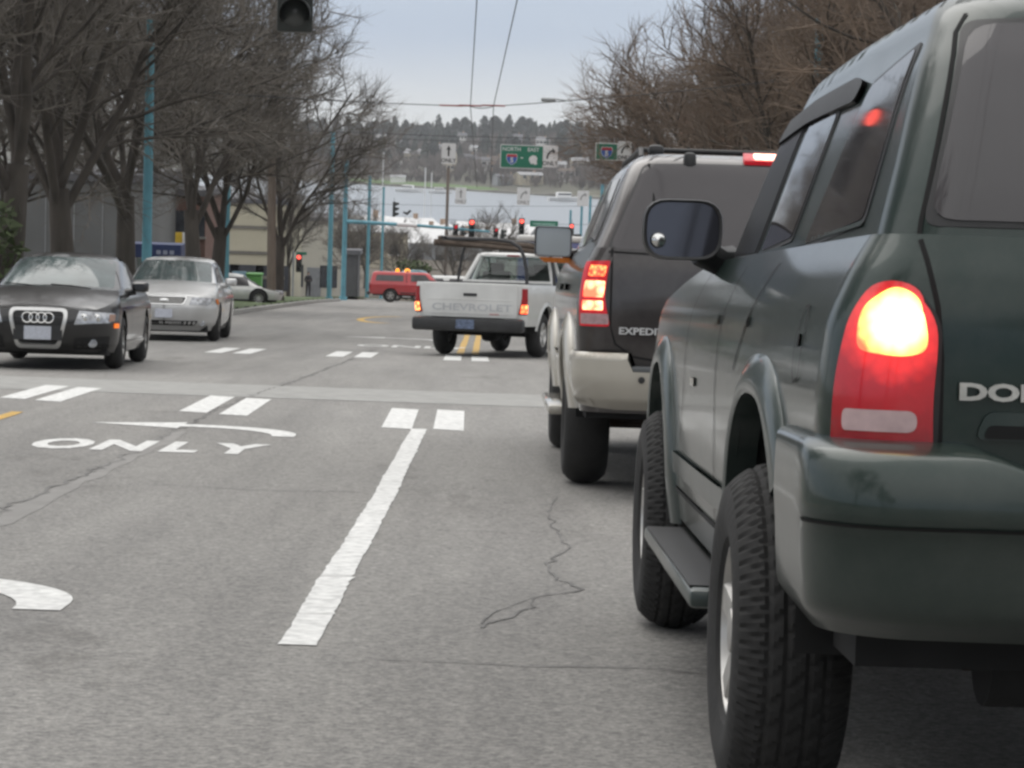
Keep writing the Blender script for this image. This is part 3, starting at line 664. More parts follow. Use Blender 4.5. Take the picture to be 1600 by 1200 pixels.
# side windows, pillars, visors
SW = {'quarter_window': [(1.06, 1.287), (.345, 1.322), (.365, 1.672), (.77, 1.628)], 'rear_door_window': [(1.92, 1.290), (1.335, 1.312), (1.17, 1.600), (1.64, 1.640)], 'front_door_window': [(2.74, 1.295), (2.06, 1.288), (1.80, 1.636), (2.30, 1.632)]}
for sd in (-1, 1):
    g = MB()
    for n_, P in SW.items():
        c = np.mean(P, 0); up.patch('S', [tuple(c+(np.array(p)-c)*1.07) for p in P], .003, .004, .03, sd, mb=g)
    g.build('window_frame', M_TRIM, t)
    for n_, P in SW.items(): up.patch('S', P, .006, .002, .03, sd).build(n_, M_TINT if n_ != 'front_door_window' else M_OPEN, t)
    g = MB(); up.patch('S', [(2.62, 1.600), (2.45, 1.655), (1.7, 1.675), (1.0, 1.668), (.86, 1.645), (.90, 1.605), (1.7, 1.615)], .014, .012, .05, sd, mb=g); g.build('window_visor', M_TRIM, t)
    g = MB(); up.line('S', [(3.0, 1.275), (2.2, 1.278), (1.2, 1.290), (.34, 1.312)], .010, .006, sd, g); g.build('window_bead', M_GRNTRIM, t)
    for q in ([(1.30, 1.25), (1.42, 1.10), (1.58, .98)], [(2.0, 1.25), (2.02, .9), (2.02, .46)], [(2.98, 1.25), (3.02, .9), (3.16, .70)]): low.line('S', q, .011, .002, sd, MB()).build('door_gap', M_GAP, t)
    low.patch('S', [(1.62, .60), (3.3, .60), (3.34, .665), (1.58, .665)], .014, .014, .02, sd).build('side_moulding', M_GRNTRIM, t)
    low.patch('S', [(1.62, .535), (3.35, .535), (3.35, .548), (1.60, .548)], .006, .006, 0, sd).build('sill_crease', M_GAP, t)
    for yh in (1.45, 2.16): low.patch('S', [(yh-.09, 1.09), (yh+.09, 1.09), (yh+.09, 1.118), (yh-.09, 1.118)], .009, .0, .012, sd).build('door_handle', M_GREEN, t)
    g = MB().box((sd*.845, 2.50, .385), (.15, 1.75, .05), bev=.015); rb = g.build('running_board', M_GRNTRIM, t, smooth=40)
    MB().bx(*( (-.915, -.80) if sd < 0 else (.80, .915)), 1.68, 3.3, .411, .415).build('tread_strip', M_TRIM, rb)
    MB().tube([(sd*.53, .78, 1.755), (sd*.525, .90, 1.772), (sd*.52, 1.5, 1.782), (sd*.52, 2.0, 1.775), (sd*.525, 2.15, 1.755)], [.014, .012, .012, .012, .014], 10).build('roof_rail', M_TRIM, t, smooth=50)
    mr, M2 = mirror_housing('door_mirror', t, Vector((sd*.872, 2.80, 1.372)), .245, .185, .13, M_TRIM, M_MIRR, 0, [(-sd*.06, .06, -.06), (-sd*.12, .08, -.09), (-sd*.16, .12, -.09)], .075)
    MB().lathe([(0, .010), (.013, .008), (.022, .003), (.024, 0)], 18, M2 @ Matrix.Translation((-.075, .007, -.035)) @ Matrix.Rotation(PI/2, 4, 'X')).build('blind_spot_mirror', M_CHROME, mr, smooth=60)
up.patch('F', [(-.60, 1.31), (.60, 1.31), (.50, 1.66), (-.50, 1.66)], .004, .003, .05).build('windscreen', M_TINT, t)
g = MB(); low.line('S', [(.40, .995), (.395, 1.06), (.40, 1.12), (.43, 1.145), (.47, 1.14), (.50, 1.08), (.49, 1.01), (.46, .985), (.40, .995)], .006, .003, -1, g); fd = g.build('fuel_door', M_GAP, t)
low.patch('S', [(.435, 1.06), (.455, 1.06), (.455, 1.085), (.435, 1.085)], .005, .004, .008, -1).build('fuel_cap_catch', M_GAP, fd)
low.patch('S', [(2.62, .90), (2.74, .90), (2.74, .925), (2.62, .925)], .006, .005, .006, -1).build('door_badge', M_SILV, t)

# ================================================================== grey brown SUV ahead of it
V = EXP; low, up = V['low'], V['up']
M_BROWN = car_paint('grey_brown_paint', (.036, .030, .030), .4, .35, .14)
M_TAN = car_paint('tan_cladding', (.46, .43, .37), .2, .45, .06)
t = thing('sport_utility_vehicle', 'tall grey-brown SUV with tan bumper seen past the dark green one\'s mirror', 'SUV', mtx=slope_frame(*V['pos']))
AR = [(1.12, .44, .53), (4.14, .44, .53)]
b = body_from(low, .50, lambda y: 1.455 if y < 3.4 else 1.455-.2*min(1, (y-3.4)/1.6)**1.5, AR, M_BROWN, t)
cabin_from(up, 1.44, 2.025, M_BROWN, t, fine=True)
g = MB(); liner(g, 1.12, .44, .535, .94, .5, .4); liner(g, 4.14, .44, .535, .94, .5, .4); g.bx(-.9, .9, .15, 5.0, .46, .62); g.build('wheel_arch_liner', M_DARK, t)
MB().tube([(-.8, 1.12, .40), (.8, 1.12, .40)], .05, 10).box((0, 1.12, .4), (.3, .3, .28), bev=.08).bx(-.5, -.42, .1, 4.9, .38, .5).bx(.42, .5, .1, 4.9, .38, .5).build('chassis', M_RUST, t, smooth=40)
MB().tube([(0, .55, .44), (0, .55, .62)], .36, 22).build('spare_wheel', M_RUB, t, smooth=40)
MB().tube([(.62, .02, .40), (.62, .5, .42), (.55, 1.5, .45)], .035, 8).build('exhaust_pipe', M_RIM, t, smooth=40)
wheels(t, .392, .28, .22, 'spoke', (1.12, 4.14), 1.0)
EB = Shell([(.52, .93, .02, 3, .2, .1), (.58, .97, -.06, 3, .2, .1), (.72, 1.0, -.10, 3, .2, .1), (.82, 1.0, -.10, 3, .2, .1), (.85, .975, -.06, 3, .2, .1)], .05, 0, 0)
def ezt(m): a = abs(m); return .85 if a > .82 else .745
tp = [(m, ezt(m)) for m in np.linspace(2.5, -2.5, 81)]
bm_ = EB.patch('M', [(-2.55, .56), (-1, .52), (1, .52), (2.55, .56)]+tp, 0, 0, 0, 1, .1, .03, dn=.06); VV = []
for m, z in tp: p = EB.P(m, z); VV += [p, Vector((p.x*.94, p.y+.16, p.z+.003))]
bm_.add(VV, [(2*i, 2*i+2, 2*i+3, 2*i+1) for i in range(len(tp)-1)], [(0, -.3, 1)]*len(VV)); bump = bm_.build('bumper', M_TAN, t)
MB().bx(-.66, .66, -.12, .02, .741, .775, .008).build('step_pad', mat('step_pad', (.10, .105, .11), .6), bump)
MB().lathe([(0, .006), (.018, .004), (.02, 0)], 12, Matrix.Translation((-.60, -.135, .70)) @ Matrix.Rotation(PI/2, 4, 'X')).build('parking_sensor', M_TRIM, bump)
for sd in (-1, 1):
    for yc in (1.12, 4.14): flare(low, yc, .44, .50, .63, .05, -6 if yc < 2 else -10, 190, sd, MB(), zmin=.50).build('wheel_arch_flare', M_TAN, t, smooth=50)
    low.patch('S', [(1.68, .52), (3.58, .52), (3.58, .78), (1.70, .78)], .02, .02, .03, sd).build('side_cladding', M_TAN, t)
    MB().box((sd*1.0, 2.63, .42), (.16, 1.8, .06), bev=.02).build('running_board', M_TAN, t, smooth=40)
    lp = [(.95, .985), (1.72, .985), (1.83, 1.37), (1.06, 1.385)]
    hous = low.patch('M', [(.925, .86), (1.66, .86), (1.84, 1.39), (1.04, 1.40)], .006, .008, .03, sd, .1, .04).build('lamp_housing', M_BROWN, t)
    lens = low.patch('M', [(.955, 1.0), (1.60, 1.0), (1.72, 1.365), (1.055, 1.375)], .018, .014, .03, sd, .1, .04).build('tail_lamp', M_REDL, t)
    low.patch('M', rounded([(1.08, 1.285), (1.48, 1.285), (1.49, 1.345), (1.09, 1.345)], .02), .022, .005, .012, sd, .1, .04).build('turn_light', emis('led_rows_lit', (1.6, .12, .06), (3.0, 1.1, .3), 48), lens)
    low.patch('M', rounded([(1.03, 1.165), (1.52, 1.165), (1.53, 1.258), (1.04, 1.258)], .03), .023, .006, .014, sd, .1, .04).build('brake_light', M_CORE2, lens)
    low.patch('M', rounded([(1.02, 1.092), (1.51, 1.092), (1.52, 1.145), (1.03, 1.145)], .02), .023, .006, .014, sd, .1, .04).build('brake_light', M_CORE2, lens)
    low.patch('M', [(.965, 1.012), (1.56, 1.012), (1.57, 1.072), (.968, 1.072)], .022, .005, .012, sd, .1, .04).build('reversing_light', mat('dim_reversing_lens', (.45, .30, .31), .25, var=.2, vscale=40), lens)
    for P in ([(1.45, 1.50), (.42, 1.50), (.62, 1.88), (1.40, 1.90)], [(2.45, 1.49), (1.58, 1.49), (1.55, 1.90), (2.15, 1.90)], [(3.3, 1.49), (2.55, 1.49), (2.28, 1.90), (2.75, 1.89)]):
        up.patch('S', P, .005, .004, .04, sd).build('side_window', M_TINT, t)
    g = MB(); up.line('S', [(.30, 1.46), (.42, 1.80), (.60, 1.96), (1.4, 1.975), (2.6, 1.96)], .012, .004, sd, g); up.line('S', [(.36, 1.47), (.50, 1.86)], .03, .006, sd, g); g.build('window_seal', M_TRIM, t)
    MB().tube([(sd*.585, .80, 2.02), (sd*.585, .88, 2.07), (sd*.585, 2.6, 2.075), (sd*.585, 2.7, 2.02)], .018, 8).build('roof_rail', M_TRIM, t, smooth=50)
    for yh in (1.75, 2.65): low.patch('S', [(yh-.1, 1.20), (yh+.1, 1.20), (yh+.1, 1.24), (yh-.1, 1.24)], .02, .02, .02, sd).build('door_handle', M_BROWN, t)
    mr, M2 = mirror_housing('door_mirror', t, Vector((sd*1.045, 2.98, 1.535)), .265, .215, .14, M_BROWN, mat('bright_mirror_glass', (.42, .43, .42), .12, .5, var=.05), 0, [(-sd*.08, .06, -.06), (-sd*.12, .08, -.09), (-sd*.2, .12, -.09)], .03)
    MB().add([M2 @ Vector(p) for p in ((-.10, -.008, -.112), (.12, -.008, -.112), (.12, .08, -.112), (-.10, .08, -.112), (-.06, -.004, -.145), (.12, -.004, -.150), (.12, .08, -.150), (-.06, .08, -.145))], [(0, 1, 5, 4), (1, 2, 6, 5), (2, 3, 7, 6), (3, 0, 4, 7), (4, 5, 6, 7), (0, 3, 2, 1)]).build('side_repeater', M_AMBER, mr)
for yy in (.93, 1.9): MB().tube([(-.60, yy, 2.075), (.60, yy, 2.075)], .016, 8).build('roof_crossbar', M_TRIM, t, smooth=50)
g = MB().box((-.50, .80, 2.06), (.10, .10, .08), bev=.03); g.build('roof_rack_foot', M_TRIM, t, smooth=40)
rw = [(-.815, 1.445), (-.605, 1.945), (-.3, 1.955), (.3, 1.955), (.605, 1.945), (.815, 1.445)]
up.patch('R', [(x*1.02, z+(.008 if z > 1.7 else -.006)) for x, z in rw], .003, .003, .04).build('window_rubber', M_TRIM, t)
up.patch('R', rw, .006, .003, .06, dm=.07, dz=.025).build('rear_window', mat('smoked_rear_glass', (.066, .060, .063), .06, 0, var=.12, vscale=2, spec=.5), t)
up.patch('R', [(-.02, 1.968), (.30, 1.968), (.30, 2.012), (-.02, 2.012)], .030, .03, .012).build('high_stop_lamp', M_REDL, t)
up.patch('R', [(.04, 1.973), (.27, 1.973), (.27, 2.007), (.04, 2.007)], .034, .005, .012).build('high_brake_light', emis('high_brake_lit', (3.4, 1.0, .8), (3.6, 2.4, 1.8), 17), t)
g = MB().box((-.335, .27, 1.965), (.075, .07, .13), bev=.025); g.build('wiper_arm', M_TRIM, t, smooth=40)
MB().tube([(-.335, .24, 1.93), (-.33, .15, 1.78), (-.32, .08, 1.62)], .008, 6).build('wiper_blade', M_GAP, t)
MB().tube([(-.575, .26, 1.955), (-.555, .20, 1.85), (-.545, .12, 1.72)], .008, 6).build('glass_strut', M_GAP, t)
g = MB(); low.line('R', [(-.80, 1.45), (-.80, 1.0), (-.765, .90), (-.66, .83), (-.4, .79), (.4, .79), (.66, .83), (.765, .90), (.80, 1.0), (.80, 1.45)], .012, .003, mb=g); g.build('tailgate_gap', M_GAP, t); low.line('R', [(-.82, 1.43), (0, 1.405), (.82, 1.43)], .012, .003).build('glass_gap', M_GAP, t)
text('lettering', 'EXPEDITION', .055, mat('bright_letters', (.62, .62, .62), .3, .2, var=.1), t, Matrix.Translation((-.735, -.022, .975)) @ RB, .004, .0015, 1.25, 'LEFT')
low.patch('R', [(-.40, .885), (-.18, .885), (-.18, .915), (-.40, .915)], .008, .006, .005).build('trim_badge', M_BROWN, t)
# ================================================================== black saloon, oncoming (front view)
def plate(root, c, w=.32, h=.16, rx=0, back=False, strips=True):
    'number plate: white sheet with a band of worn bluish characters too blurred to read'
    m = Matrix.Translation(c) @ Matrix.Rotation(0 if back else PI, 4, 'Z')
    p = MB().box((0, 0, 0), (w, .012, h), bev=.004); o = MB()
    for v in p.v: o.v.append(tuple(m @ Vector(v)))
    o.f = p.f; o.n = [None]*len(o.v); pl = o.build('licence_plate', M_PLATE, root)
    return pl
M_BLACK = car_paint('black_paint', (.007, .007, .008), .1, .3, .015, .7, .08)
M_SILVER = car_paint('silver_paint', (.55, .55, .545), .3, .35, .03, 1.0, .15)
M_WHITEP = car_paint('white_paint', (.66, .66, .64), .05, .4, .10)
M_REDP = car_paint('red_paint', (.46, .018, .024), .1, .35, .03)
def saloon(name, label, cat, X, Y, L, lowk, upk, zt, belt, roof, wb, R, paint, wst, grp=None, xo=.88):
    low, up = Shell(lowk, .06, .16, .03), Shell(upk, .08, .10, .03)
    t = thing(name, label, cat, mtx=slope_frame(X-.043*L, Y+L, PI+.043)); fa = L-.88; ra = fa-wb
    body_from(low, .2, zt, [(ra, R, R+.055), (fa, R, R+.055)], paint, t, .045, fine=True)
    cabin_from(up, belt, roof, paint, t, .03)
    g = MB(); liner(g, ra, R, R+.06, xo-.03, .45, .2); liner(g, fa, R, R+.06, xo-.03, .45, .2); g.bx(-.75, .75, .3, L-.25, .17, .40); g.build('wheel_arch_liner', M_DARK, t)
    wheels(t, R, .22, R-.10, wst, (ra, fa), xo)
    return t, low, up, ra, fa
L_ = 4.55
t, low, up, ra, fa = saloon('saloon_car', 'black oncoming saloon with four rings on its tall chrome-edged grille', 'car', -5.16, 27.35, L_,
    [(.19, .83, .12, 4.36, .3, .5), (.32, .87, .03, 4.50, .3, .5), (.55, .885, 0, 4.55, .28, .5), (.72, .88, .03, 4.48, .25, .5), (.86, .84, .10, 4.28, .25, .5), (.95, .76, .2, 4.0, .25, .5)],
    [(.92, .78, .45, 3.35, .25, .42), (1.10, .705, .80, 2.93, .25, .40), (1.27, .63, 1.12, 2.46, .25, .4), (1.345, .56, 1.3, 2.2, .25, .4), (1.375, .46, 1.5, 1.98, .25, .35)],
    lambda y: .95 if 1.0 < y < 3.1 else (.95-.05*(1.0-y) if y <= 1.0 else .95-.25*min(1, (y-3.1)/1.4)**1.6), .92, 1.375, 2.65, .325, M_BLACK, 'multi')
# grille: chrome surround, black mesh with bars, four rings
def band(sh, outer, inner, off, th, mt, nm, root, kd='F'): return sh.patch(kd, outer, off, th, 0, 1, .08, .04, holes=[inner], dn=.03).build(nm, mt, root)
GO = rounded([(-.325, .70), (.325, .70), (.345, .62), (.255, .265), (-.255, .265), (-.345, .62)], .06)
GI = rounded([(-.285, .665), (.285, .665), (.300, .61), (.225, .305), (-.225, .305), (-.300, .61)], .05)
gr = band(low, GO, GI, .03, .03, mat('satin_aluminium', (.62, .62, .61), .3, .6, var=.1), 'grille_surround', t)
low.patch('F', GI, .004, .0, 0, 1, .08, .04).build('grille', mat('grille_mesh', (.02, .02, .021), .5), gr)
for z in np.arange(.325, .66, .034):
    hw = .222+(z-.305)*.24; low.patch('F', [(-hw, z), (hw, z), (hw, z+.012), (-hw, z+.012)], .014, .012, 0, 1, .2, .1).build('grille_bar', M_TRIM, gr)
for x in (-.125, -.042, .042, .125):
    p = low.P(low.mF(x, .60), .60); mb = MB(); pts = [p+Vector((.058*math.cos(a), .028, .058*math.sin(a))) for a in np.linspace(0, 2*PI, 25)]
    mb.tube(pts, .0085, 6, False); mb.build('badge_ring', M_CHROME, gr, smooth=50)
p = low.P(8, .43); plate(t, Vector((0, p.y+.03, .425)), .31, .155)
MB().bx(-.28, .28, p.y+.005, p.y+.022, .34, .51, .004).build('plate_holder', M_TRIM, t)
for sd in (-1, 1):
    pl = [(sd*.42, .53), (sd*.80, .555), (sd*.845, .665), (sd*.47, .69)]
    hl = low.patch('F', pl, .008, .008, 0, 1, .08, .03).build('headlamp', M_HEAD, t)
    for xx in (.52, .66): 
        q = low.P(low.mF(sd*xx, .61), .61); MB().lathe([(0, .012), (.035, .01), (.05, .0)], 16, Matrix.Translation(q) @ Matrix.Rotation(-PI/2, 4, 'X')).build('projector_lens', M_CHROME, hl, smooth=40)
    low.patch('F', [(sd*.785, .57), (sd*.84, .575), (sd*.842, .65), (sd*.79, .655)], .012, .004, 0, 1, .08, .03).build('turn_light', mat('amber_corner', (.34, .20, .14), .25), hl)
    low.patch('F', [(sd*.40, .24), (sd*.78, .25), (sd*.80, .40), (sd*.42, .38)], .002, 0, .02, 1, .1, .04).build('air_intake', M_GAP, t)
    q = low.P(low.mF(sd*.62, .315), .315); MB().lathe([(0, .03), (.045, .028), (.055, .0)], 16, Matrix.Translation(q) @ Matrix.Rotation(-PI/2, 4, 'X')).build('fog_lamp', M_HEAD, t, smooth=40)
    low.patch('S', [(4.14, .495), (4.26, .495), (4.26, .55), (4.14, .55)], .01, .01, .012, sd).build('side_marker', emis('amber_marker_lit', (.9, .18, .01), (.5, .08, .005), 40, (.5, .15, .02)), t)
    for P in ([(1.55, .965), (1.0, .985), (1.25, 1.25), (1.6, 1.30)], [(2.95, .955), (1.65, .965), (1.68, 1.30), (2.28, 1.29)]):
        up.patch('S', P, .004, .003, .03, sd).build('side_window', M_TINT, t)
    g = MB(); low.line('S', [(1.6, .93), (1.55, .35)], .009, .002, sd, g); g.build('door_gap', M_GAP, t)
    g = MB(); low.line('S', [(2.85, .92), (2.85, .35)], .009, .002, sd, g); g.build('door_gap', M_GAP, t)
    low.patch('S', [(1.2, .28), (3.4, .28), (3.4, .33), (1.2, .33)], .01, .01, 0, sd).build('sill_trim', M_BLACK, t)
    mirror_housing('door_mirror', t, Vector((sd*.96, 2.72, .985)), .21, .13, .12, M_BLACK, M_MIRR, PI*0, [(-sd*.06, .03, -.05), (-sd*.12, .03, -.07), (-sd*.18, .03, -.08)], .045)
    low.patch('R', [(sd*.55, .72), (sd*.84, .70), (sd*.82, .86), (sd*.56, .86)], .01, .01, .02, 1).build('tail_lamp', M_REDD, t)
up.patch('F', [(-.70, .945), (.70, .945), (.60, 1.30), (.3, 1.325), (-.3, 1.325), (-.60, 1.30)], .004, .003, .06, 1, .1, .04).build('windscreen', M_GLASS, t)
up.patch('R', [(-.62, .97), (.62, .97), (.5, 1.28), (-.5, 1.28)], .004, .003, .06).build('rear_window', M_TINT, t)
MB().box((.04, 2.40, 1.275), (.20, .03, .06), bev=.015).build('inside_mirror', M_TRIM, t)
for x in (-.45, .1): MB().tube([(x, 3.52, .945), (x+.25, 3.42, .975), (x+.5, 3.35, .985)], .008, 6).build('wiper_blade', M_GAP, t)

# ================================================================== silver saloon behind it
L_ = 5.1
t, low, up, ra, fa = saloon('saloon_car', 'silver saloon following the black car in the oncoming lane', 'car', -5.74, 42.2, L_,
    [(.22, .86, .12, 4.92, .3, .55), (.36, .92, .03, 5.05, .3, .55), (.60, .945, 0, 5.10, .28, .55), (.78, .94, .03, 5.02, .25, .55), (.95, .90, .1, 4.8, .25, .5), (1.06, .82, .2, 4.5, .25, .5)],
    [(1.02, .83, .40, 3.95, .25, .42), (1.22, .75, .80, 3.48, .25, .40), (1.40, .68, 1.12, 3.05, .25, .4), (1.49, .61, 1.3, 2.8, .25, .4), (1.525, .50, 1.5, 2.5, .25, .35)],
    lambda y: 1.06 if 1.0 < y < 3.7 else (1.06-.03*(1.0-y) if y <= 1.0 else 1.06-.27*min(1, (y-3.7)/1.35)**1.6), 1.02, 1.525, 2.87, .335, M_SILVER, 'multi', xo=.93)
gr = band(low, rounded([(-.42, .80), (.42, .80), (.36, .655), (-.36, .655)], .04), rounded([(-.395, .785), (.395, .785), (.34, .67), (-.34, .67)], .035), .02, .02, M_CHROME, 'grille_surround', t)
low.patch('F', rounded([(-.395, .785), (.395, .785), (.34, .67), (-.34, .67)], .035), .003, 0, 0, 1, .08, .04).build('grille', mat('grey_grille', (.06, .06, .06), .5), gr)
for z in (.695, .725, .755): low.patch('F', [(-.34, z), (.34, z), (.34, z+.009), (-.34, z+.009)], .012, .01, 0, 1, .2, .1).build('grille_bar', M_RIM, gr)
p = low.P(8, .73); MB().lathe([(0, .012), (.07, .009), (.085, 0)], 24, Matrix.Translation(p+Vector((0, .02, 0))) @ Matrix.Rotation(-PI/2, 4, 'X') @ Matrix.Diagonal((1, .45, 1, 1))).build('badge', M_CHROME, gr, smooth=50)
p = low.P(8, .5); plate(t, Vector((0, p.y+.015, .50)), .31, .155)
low.patch('F', [(-.55, .29), (.55, .29), (.62, .38), (-.62, .38)], .003, 0, .03, 1, .1, .04).build('air_intake', M_GAP, t)
for sd in (-1, 1):
    hl = low.patch('F', [(sd*.45, .66), (sd*.80, .665), (sd*.88, .79), (sd*.50, .80)], .008, .008, .03, 1, .08, .03).build('headlamp', M_HEAD, t)
    low.patch('S', [(4.58, .685), (4.72, .675), (4.72, .77), (4.60, .775)], .012, .004, .01, sd).build('turn_light', M_AMBER, hl)
    q = low.P(low.mF(sd*.68, .335), .335); MB().lathe([(0, .02), (.045, .018), (.055, .0)], 16, Matrix.Translation(q) @ Matrix.Rotation(-PI/2, 4, 'X')).build('fog_lamp', M_HEAD, t, smooth=40)
    for P in ([(1.75, 1.075), (1.0, 1.09), (1.3, 1.38), (1.8, 1.43)], [(3.4, 1.065), (1.85, 1.075), (1.88, 1.43), (2.75, 1.42)]):
        up.patch('S', P, .004, .003, .03, sd).build('side_window', M_TINT, t)
    for yy in (1.8, 3.2): low.line('S', [(yy, 1.03), (yy, .38)], .009, .002, sd, MB()).build('door_gap', M_GAP, t)
    mirror_housing('door_mirror', t, Vector((sd*1.04, 3.12, 1.09)), .22, .14, .12, M_SILVER, M_MIRR, 0, [(-sd*.06, .03, -.05), (-sd*.12, .03, -.07), (-sd*.18, .03, -.08)], .045)
    low.patch('R', [(sd*.55, .80), (sd*.90, .78), (sd*.88, .95), (sd*.56, .95)], .01, .01, .02, 1).build('tail_lamp', M_REDD, t)
up.patch('F', [(-.75, 1.045), (.75, 1.045), (.65, 1.44), (.3, 1.465), (-.3, 1.465), (-.65, 1.44)], .004, .003, .06, 1, .1, .04).build('windscreen', M_GLASS, t)
up.patch('R', [(-.66, 1.07), (.66, 1.07), (.55, 1.42), (-.55, 1.42)], .004, .003, .06).build('rear_window', M_TINT, t)

# ================================================================== white pickup truck crossing ahead
t = thing('pickup_truck', 'white pickup truck turning right ahead of us, pole rack over its bed', 'pickup truck', mtx=slope_frame(-.26, 38.35, math.radians(-17)))
W2 = .97
low = Shell([(.50, .93, .06, 5.1, .10, .3), (.62, .955, .01, 5.2, .10, .3), (.95, W2, 0, 5.22, .09, .3), (1.15, .965, 0, 5.2, .09, .3), (1.25, .945, .02, 5.15, .08, .3)], .01, .08, .01)
b = body_from(low, .52, lambda y: 1.20 if y < 3.6 else 1.20-.16*min(1, (y-3.6)/1.5)**1.5, [(1.2, .40, .47), (4.45, .40, .47)], M_WHITEP, t, .01)
MB().bx(-.80, .80, .10, 2.02, 1.212, 1.225).build('bed_liner', mat('dark_bed', (.05, .05, .05), .8), t)
g = MB(); liner(g, 1.2, .40, .48, .93, .5, .4); liner(g, 4.45, .40, .48, .93, .5, .4); g.bx(-.75, .75, .3, 5.0, .42, .62); g.build('wheel_arch_liner', M_DARK, t)
MB().bx(-.5, -.4, .2, 5, .40, .5).bx(.4, .5, .2, 5, .40, .5).tube([(-.75, 1.2, .38), (.75, 1.2, .38)], .05, 8).box((0, 1.2, .38), (.3, .28, .28), bev=.08).tube([(.25, .35, .42), (.25, .35, .60)], .33, 20).build('chassis', M_DARK, t, smooth=40)
wheels(t, .38, .25, .20, 'spoke', (1.2, 4.45), .93)
for sd in (-1, 1):
    flare(low, 1.2, .40, .455, .53, .018, 5, 175, sd, MB()).build('wheel_arch_lip', M_WHITEP, t, smooth=50)
    lens = low.patch('M', [(.955, .71), (1.75, .71), (1.66, 1.13), (1.02, 1.13)], .012, .012, .02, sd, .1, .04).build('tail_lamp', mat('tail_lens', (.30, .012, .015), .2), t)
    low.patch('M', [(.99, .73), (1.70, .73), (1.68, .87), (1.02, .87)], .016, .006, .02, sd, .1, .04).build('brake_light', emis('pickup_brake_lit', (2.4, .22, .08), (3.6, 1.7, .5), 18), lens)
    low.line('S', [(2.12, 1.24), (2.12, .6)], .02, .002, sd, MB()).build('cab_gap', M_GAP, t)
    low.line('S', [(2.55, 1.24), (2.5, .62)], .01, .002, sd, MB()).build('door_gap', M_GAP, t)
MB().bx(-.80, .80, -.022, .0, .64, 1.198, .008).build('tailgate', M_WHITEP, t)
for z in (.70, .925): MB().bx(-.72, .72, -.028, -.02, z, z+.012, .003).build('tailgate_rib', M_WHITEP, t)
MB().bx(-.115, .115, -.034, -.02, .985, 1.035, .006).build('tailgate_handle', M_TRIM, t)
text('lettering', 'CHEVROLET', .155, mat('grey_lettering', (.42, .43, .44), .6), t, Matrix.Translation((.03, -.0235, .80)) @ RB, .0015, .003, 1.58)
MB().bx(.34, .50, -.027, -.0235, .69, .715).build('side_badge', mat('red_badge', (.40, .05, .05), .5), t)
bb = MB().box((0, -.09, .525), (1.88, .22, .22), bev=.05).build('bumper', M_TRIM, t, smooth=40)
MB().bx(-.6, .6, -.17, -.0, .633, .642).build('step_pad', M_GAP, bb)
pl = plate(t, Vector((-.02, -.205, .53)), .31, .15, back=True); pl.data.materials[0] = mat('dark_plate', (.10, .13, .20), .5, var=.5, vscale=40)
# cab with real window openings
M_SEAT = mat('seat_cloth', (.12, .115, .11), .9, var=.2)
cab = MB()
def pil(a, b2, r=.045): cab.tube([a, b2], r, 8)
xb, xt, yb0, yt0, yb1, yt1, zb, zr = .80, .62, 2.14, 2.46, 3.95, 3.25, 1.19, 1.70
for sd in (-1, 1):
    pil((sd*xb, yb0, zb), (sd*xt, yt0, zr)); pil((sd*xb, 3.95, zb-.02), (sd*xt, yt1, zr), .04); pil((sd*(xb+.01), 2.62, zb), (sd*xt, 2.68, zr), .035)
cab.bx(-xb, xb, 2.12, 2.17, 1.15, 1.27, .01)
o = rounded([(-xt-.03, yt0-.05), (xt+.03, yt0-.05), (xt+.03, yt1+.03), (-xt-.03, yt1+.03)], .12); n = len(o); V = []
for z, s in ((1.675, 1.0), (1.71, 1.0), (1.735, .95), (1.75, .80)): V += [(x*s, 2.8+(y-2.8)*s, z) for x, y in o]
cab.add(V, [(k*n+i, k*n+(i+1) % n, (k+1)*n+(i+1) % n, (k+1)*n+i) for k in range(3) for i in range(n)]+[tuple(3*n+i for i in range(n)), tuple(i for i in range(n))[::-1]])
cab.build('cab', M_WHITEP, t, smooth=40)
def pane_mat():
    m = bpy.data.materials.new('clear_glass'); m.use_nodes = True; tt = m.node_tree; tt.nodes.clear()
    o_ = tt.nodes.new('ShaderNodeOutputMaterial'); mx = tt.nodes.new('ShaderNodeMixShader'); tr = tt.nodes.new('ShaderNodeBsdfTransparent'); gl = tt.nodes.new('ShaderNodeBsdfGlossy'); fr = tt.nodes.new('ShaderNodeFresnel')
    tr.inputs[0].default_value = (.62, .72, .70, 1); gl.inputs['Roughness'].default_value = .03; fr.inputs[0].default_value = 1.7
    tt.links.new(fr.outputs[0], mx.inputs[0]); tt.links.new(tr.outputs[0], mx.inputs[1]); tt.links.new(gl.outputs[0], mx.inputs[2]); tt.links.new(mx.outputs[0], o_.inputs[0]); return m
M_PANE = pane_mat()
def quad(nm, P, m, root): return MB().add(P, [(0, 1, 2, 3)]).build(nm, m, root)
quad('rear_window', [(-.77, 2.17, 1.26), (.77, 2.17, 1.26), (.60, 2.45, 1.68), (-.60, 2.45, 1.68)], M_PANE, t)
quad('windscreen', [(-.77, 3.93, 1.19), (.77, 3.93, 1.19), (.60, 3.27, 1.68), (-.60, 3.27, 1.68)], M_PANE, t)
for sd in (-1, 1): quad('side_window', [(sd*.805, 2.64, 1.19), (sd*.805, 3.88, 1.18), (sd*.635, 3.25, 1.68), (sd*.63, 2.69, 1.68)], M_PANE, t)
for x in (-.4, .4):
    MB().box((x, 2.75, 1.16), (.5, .16, .55), bev=.05).build('seat', M_SEAT, t, smooth=40); MB().box((x, 2.76, 1.50), (.27, .10, .15), bev=.04).build('headrest', M_SEAT, t, smooth=40)
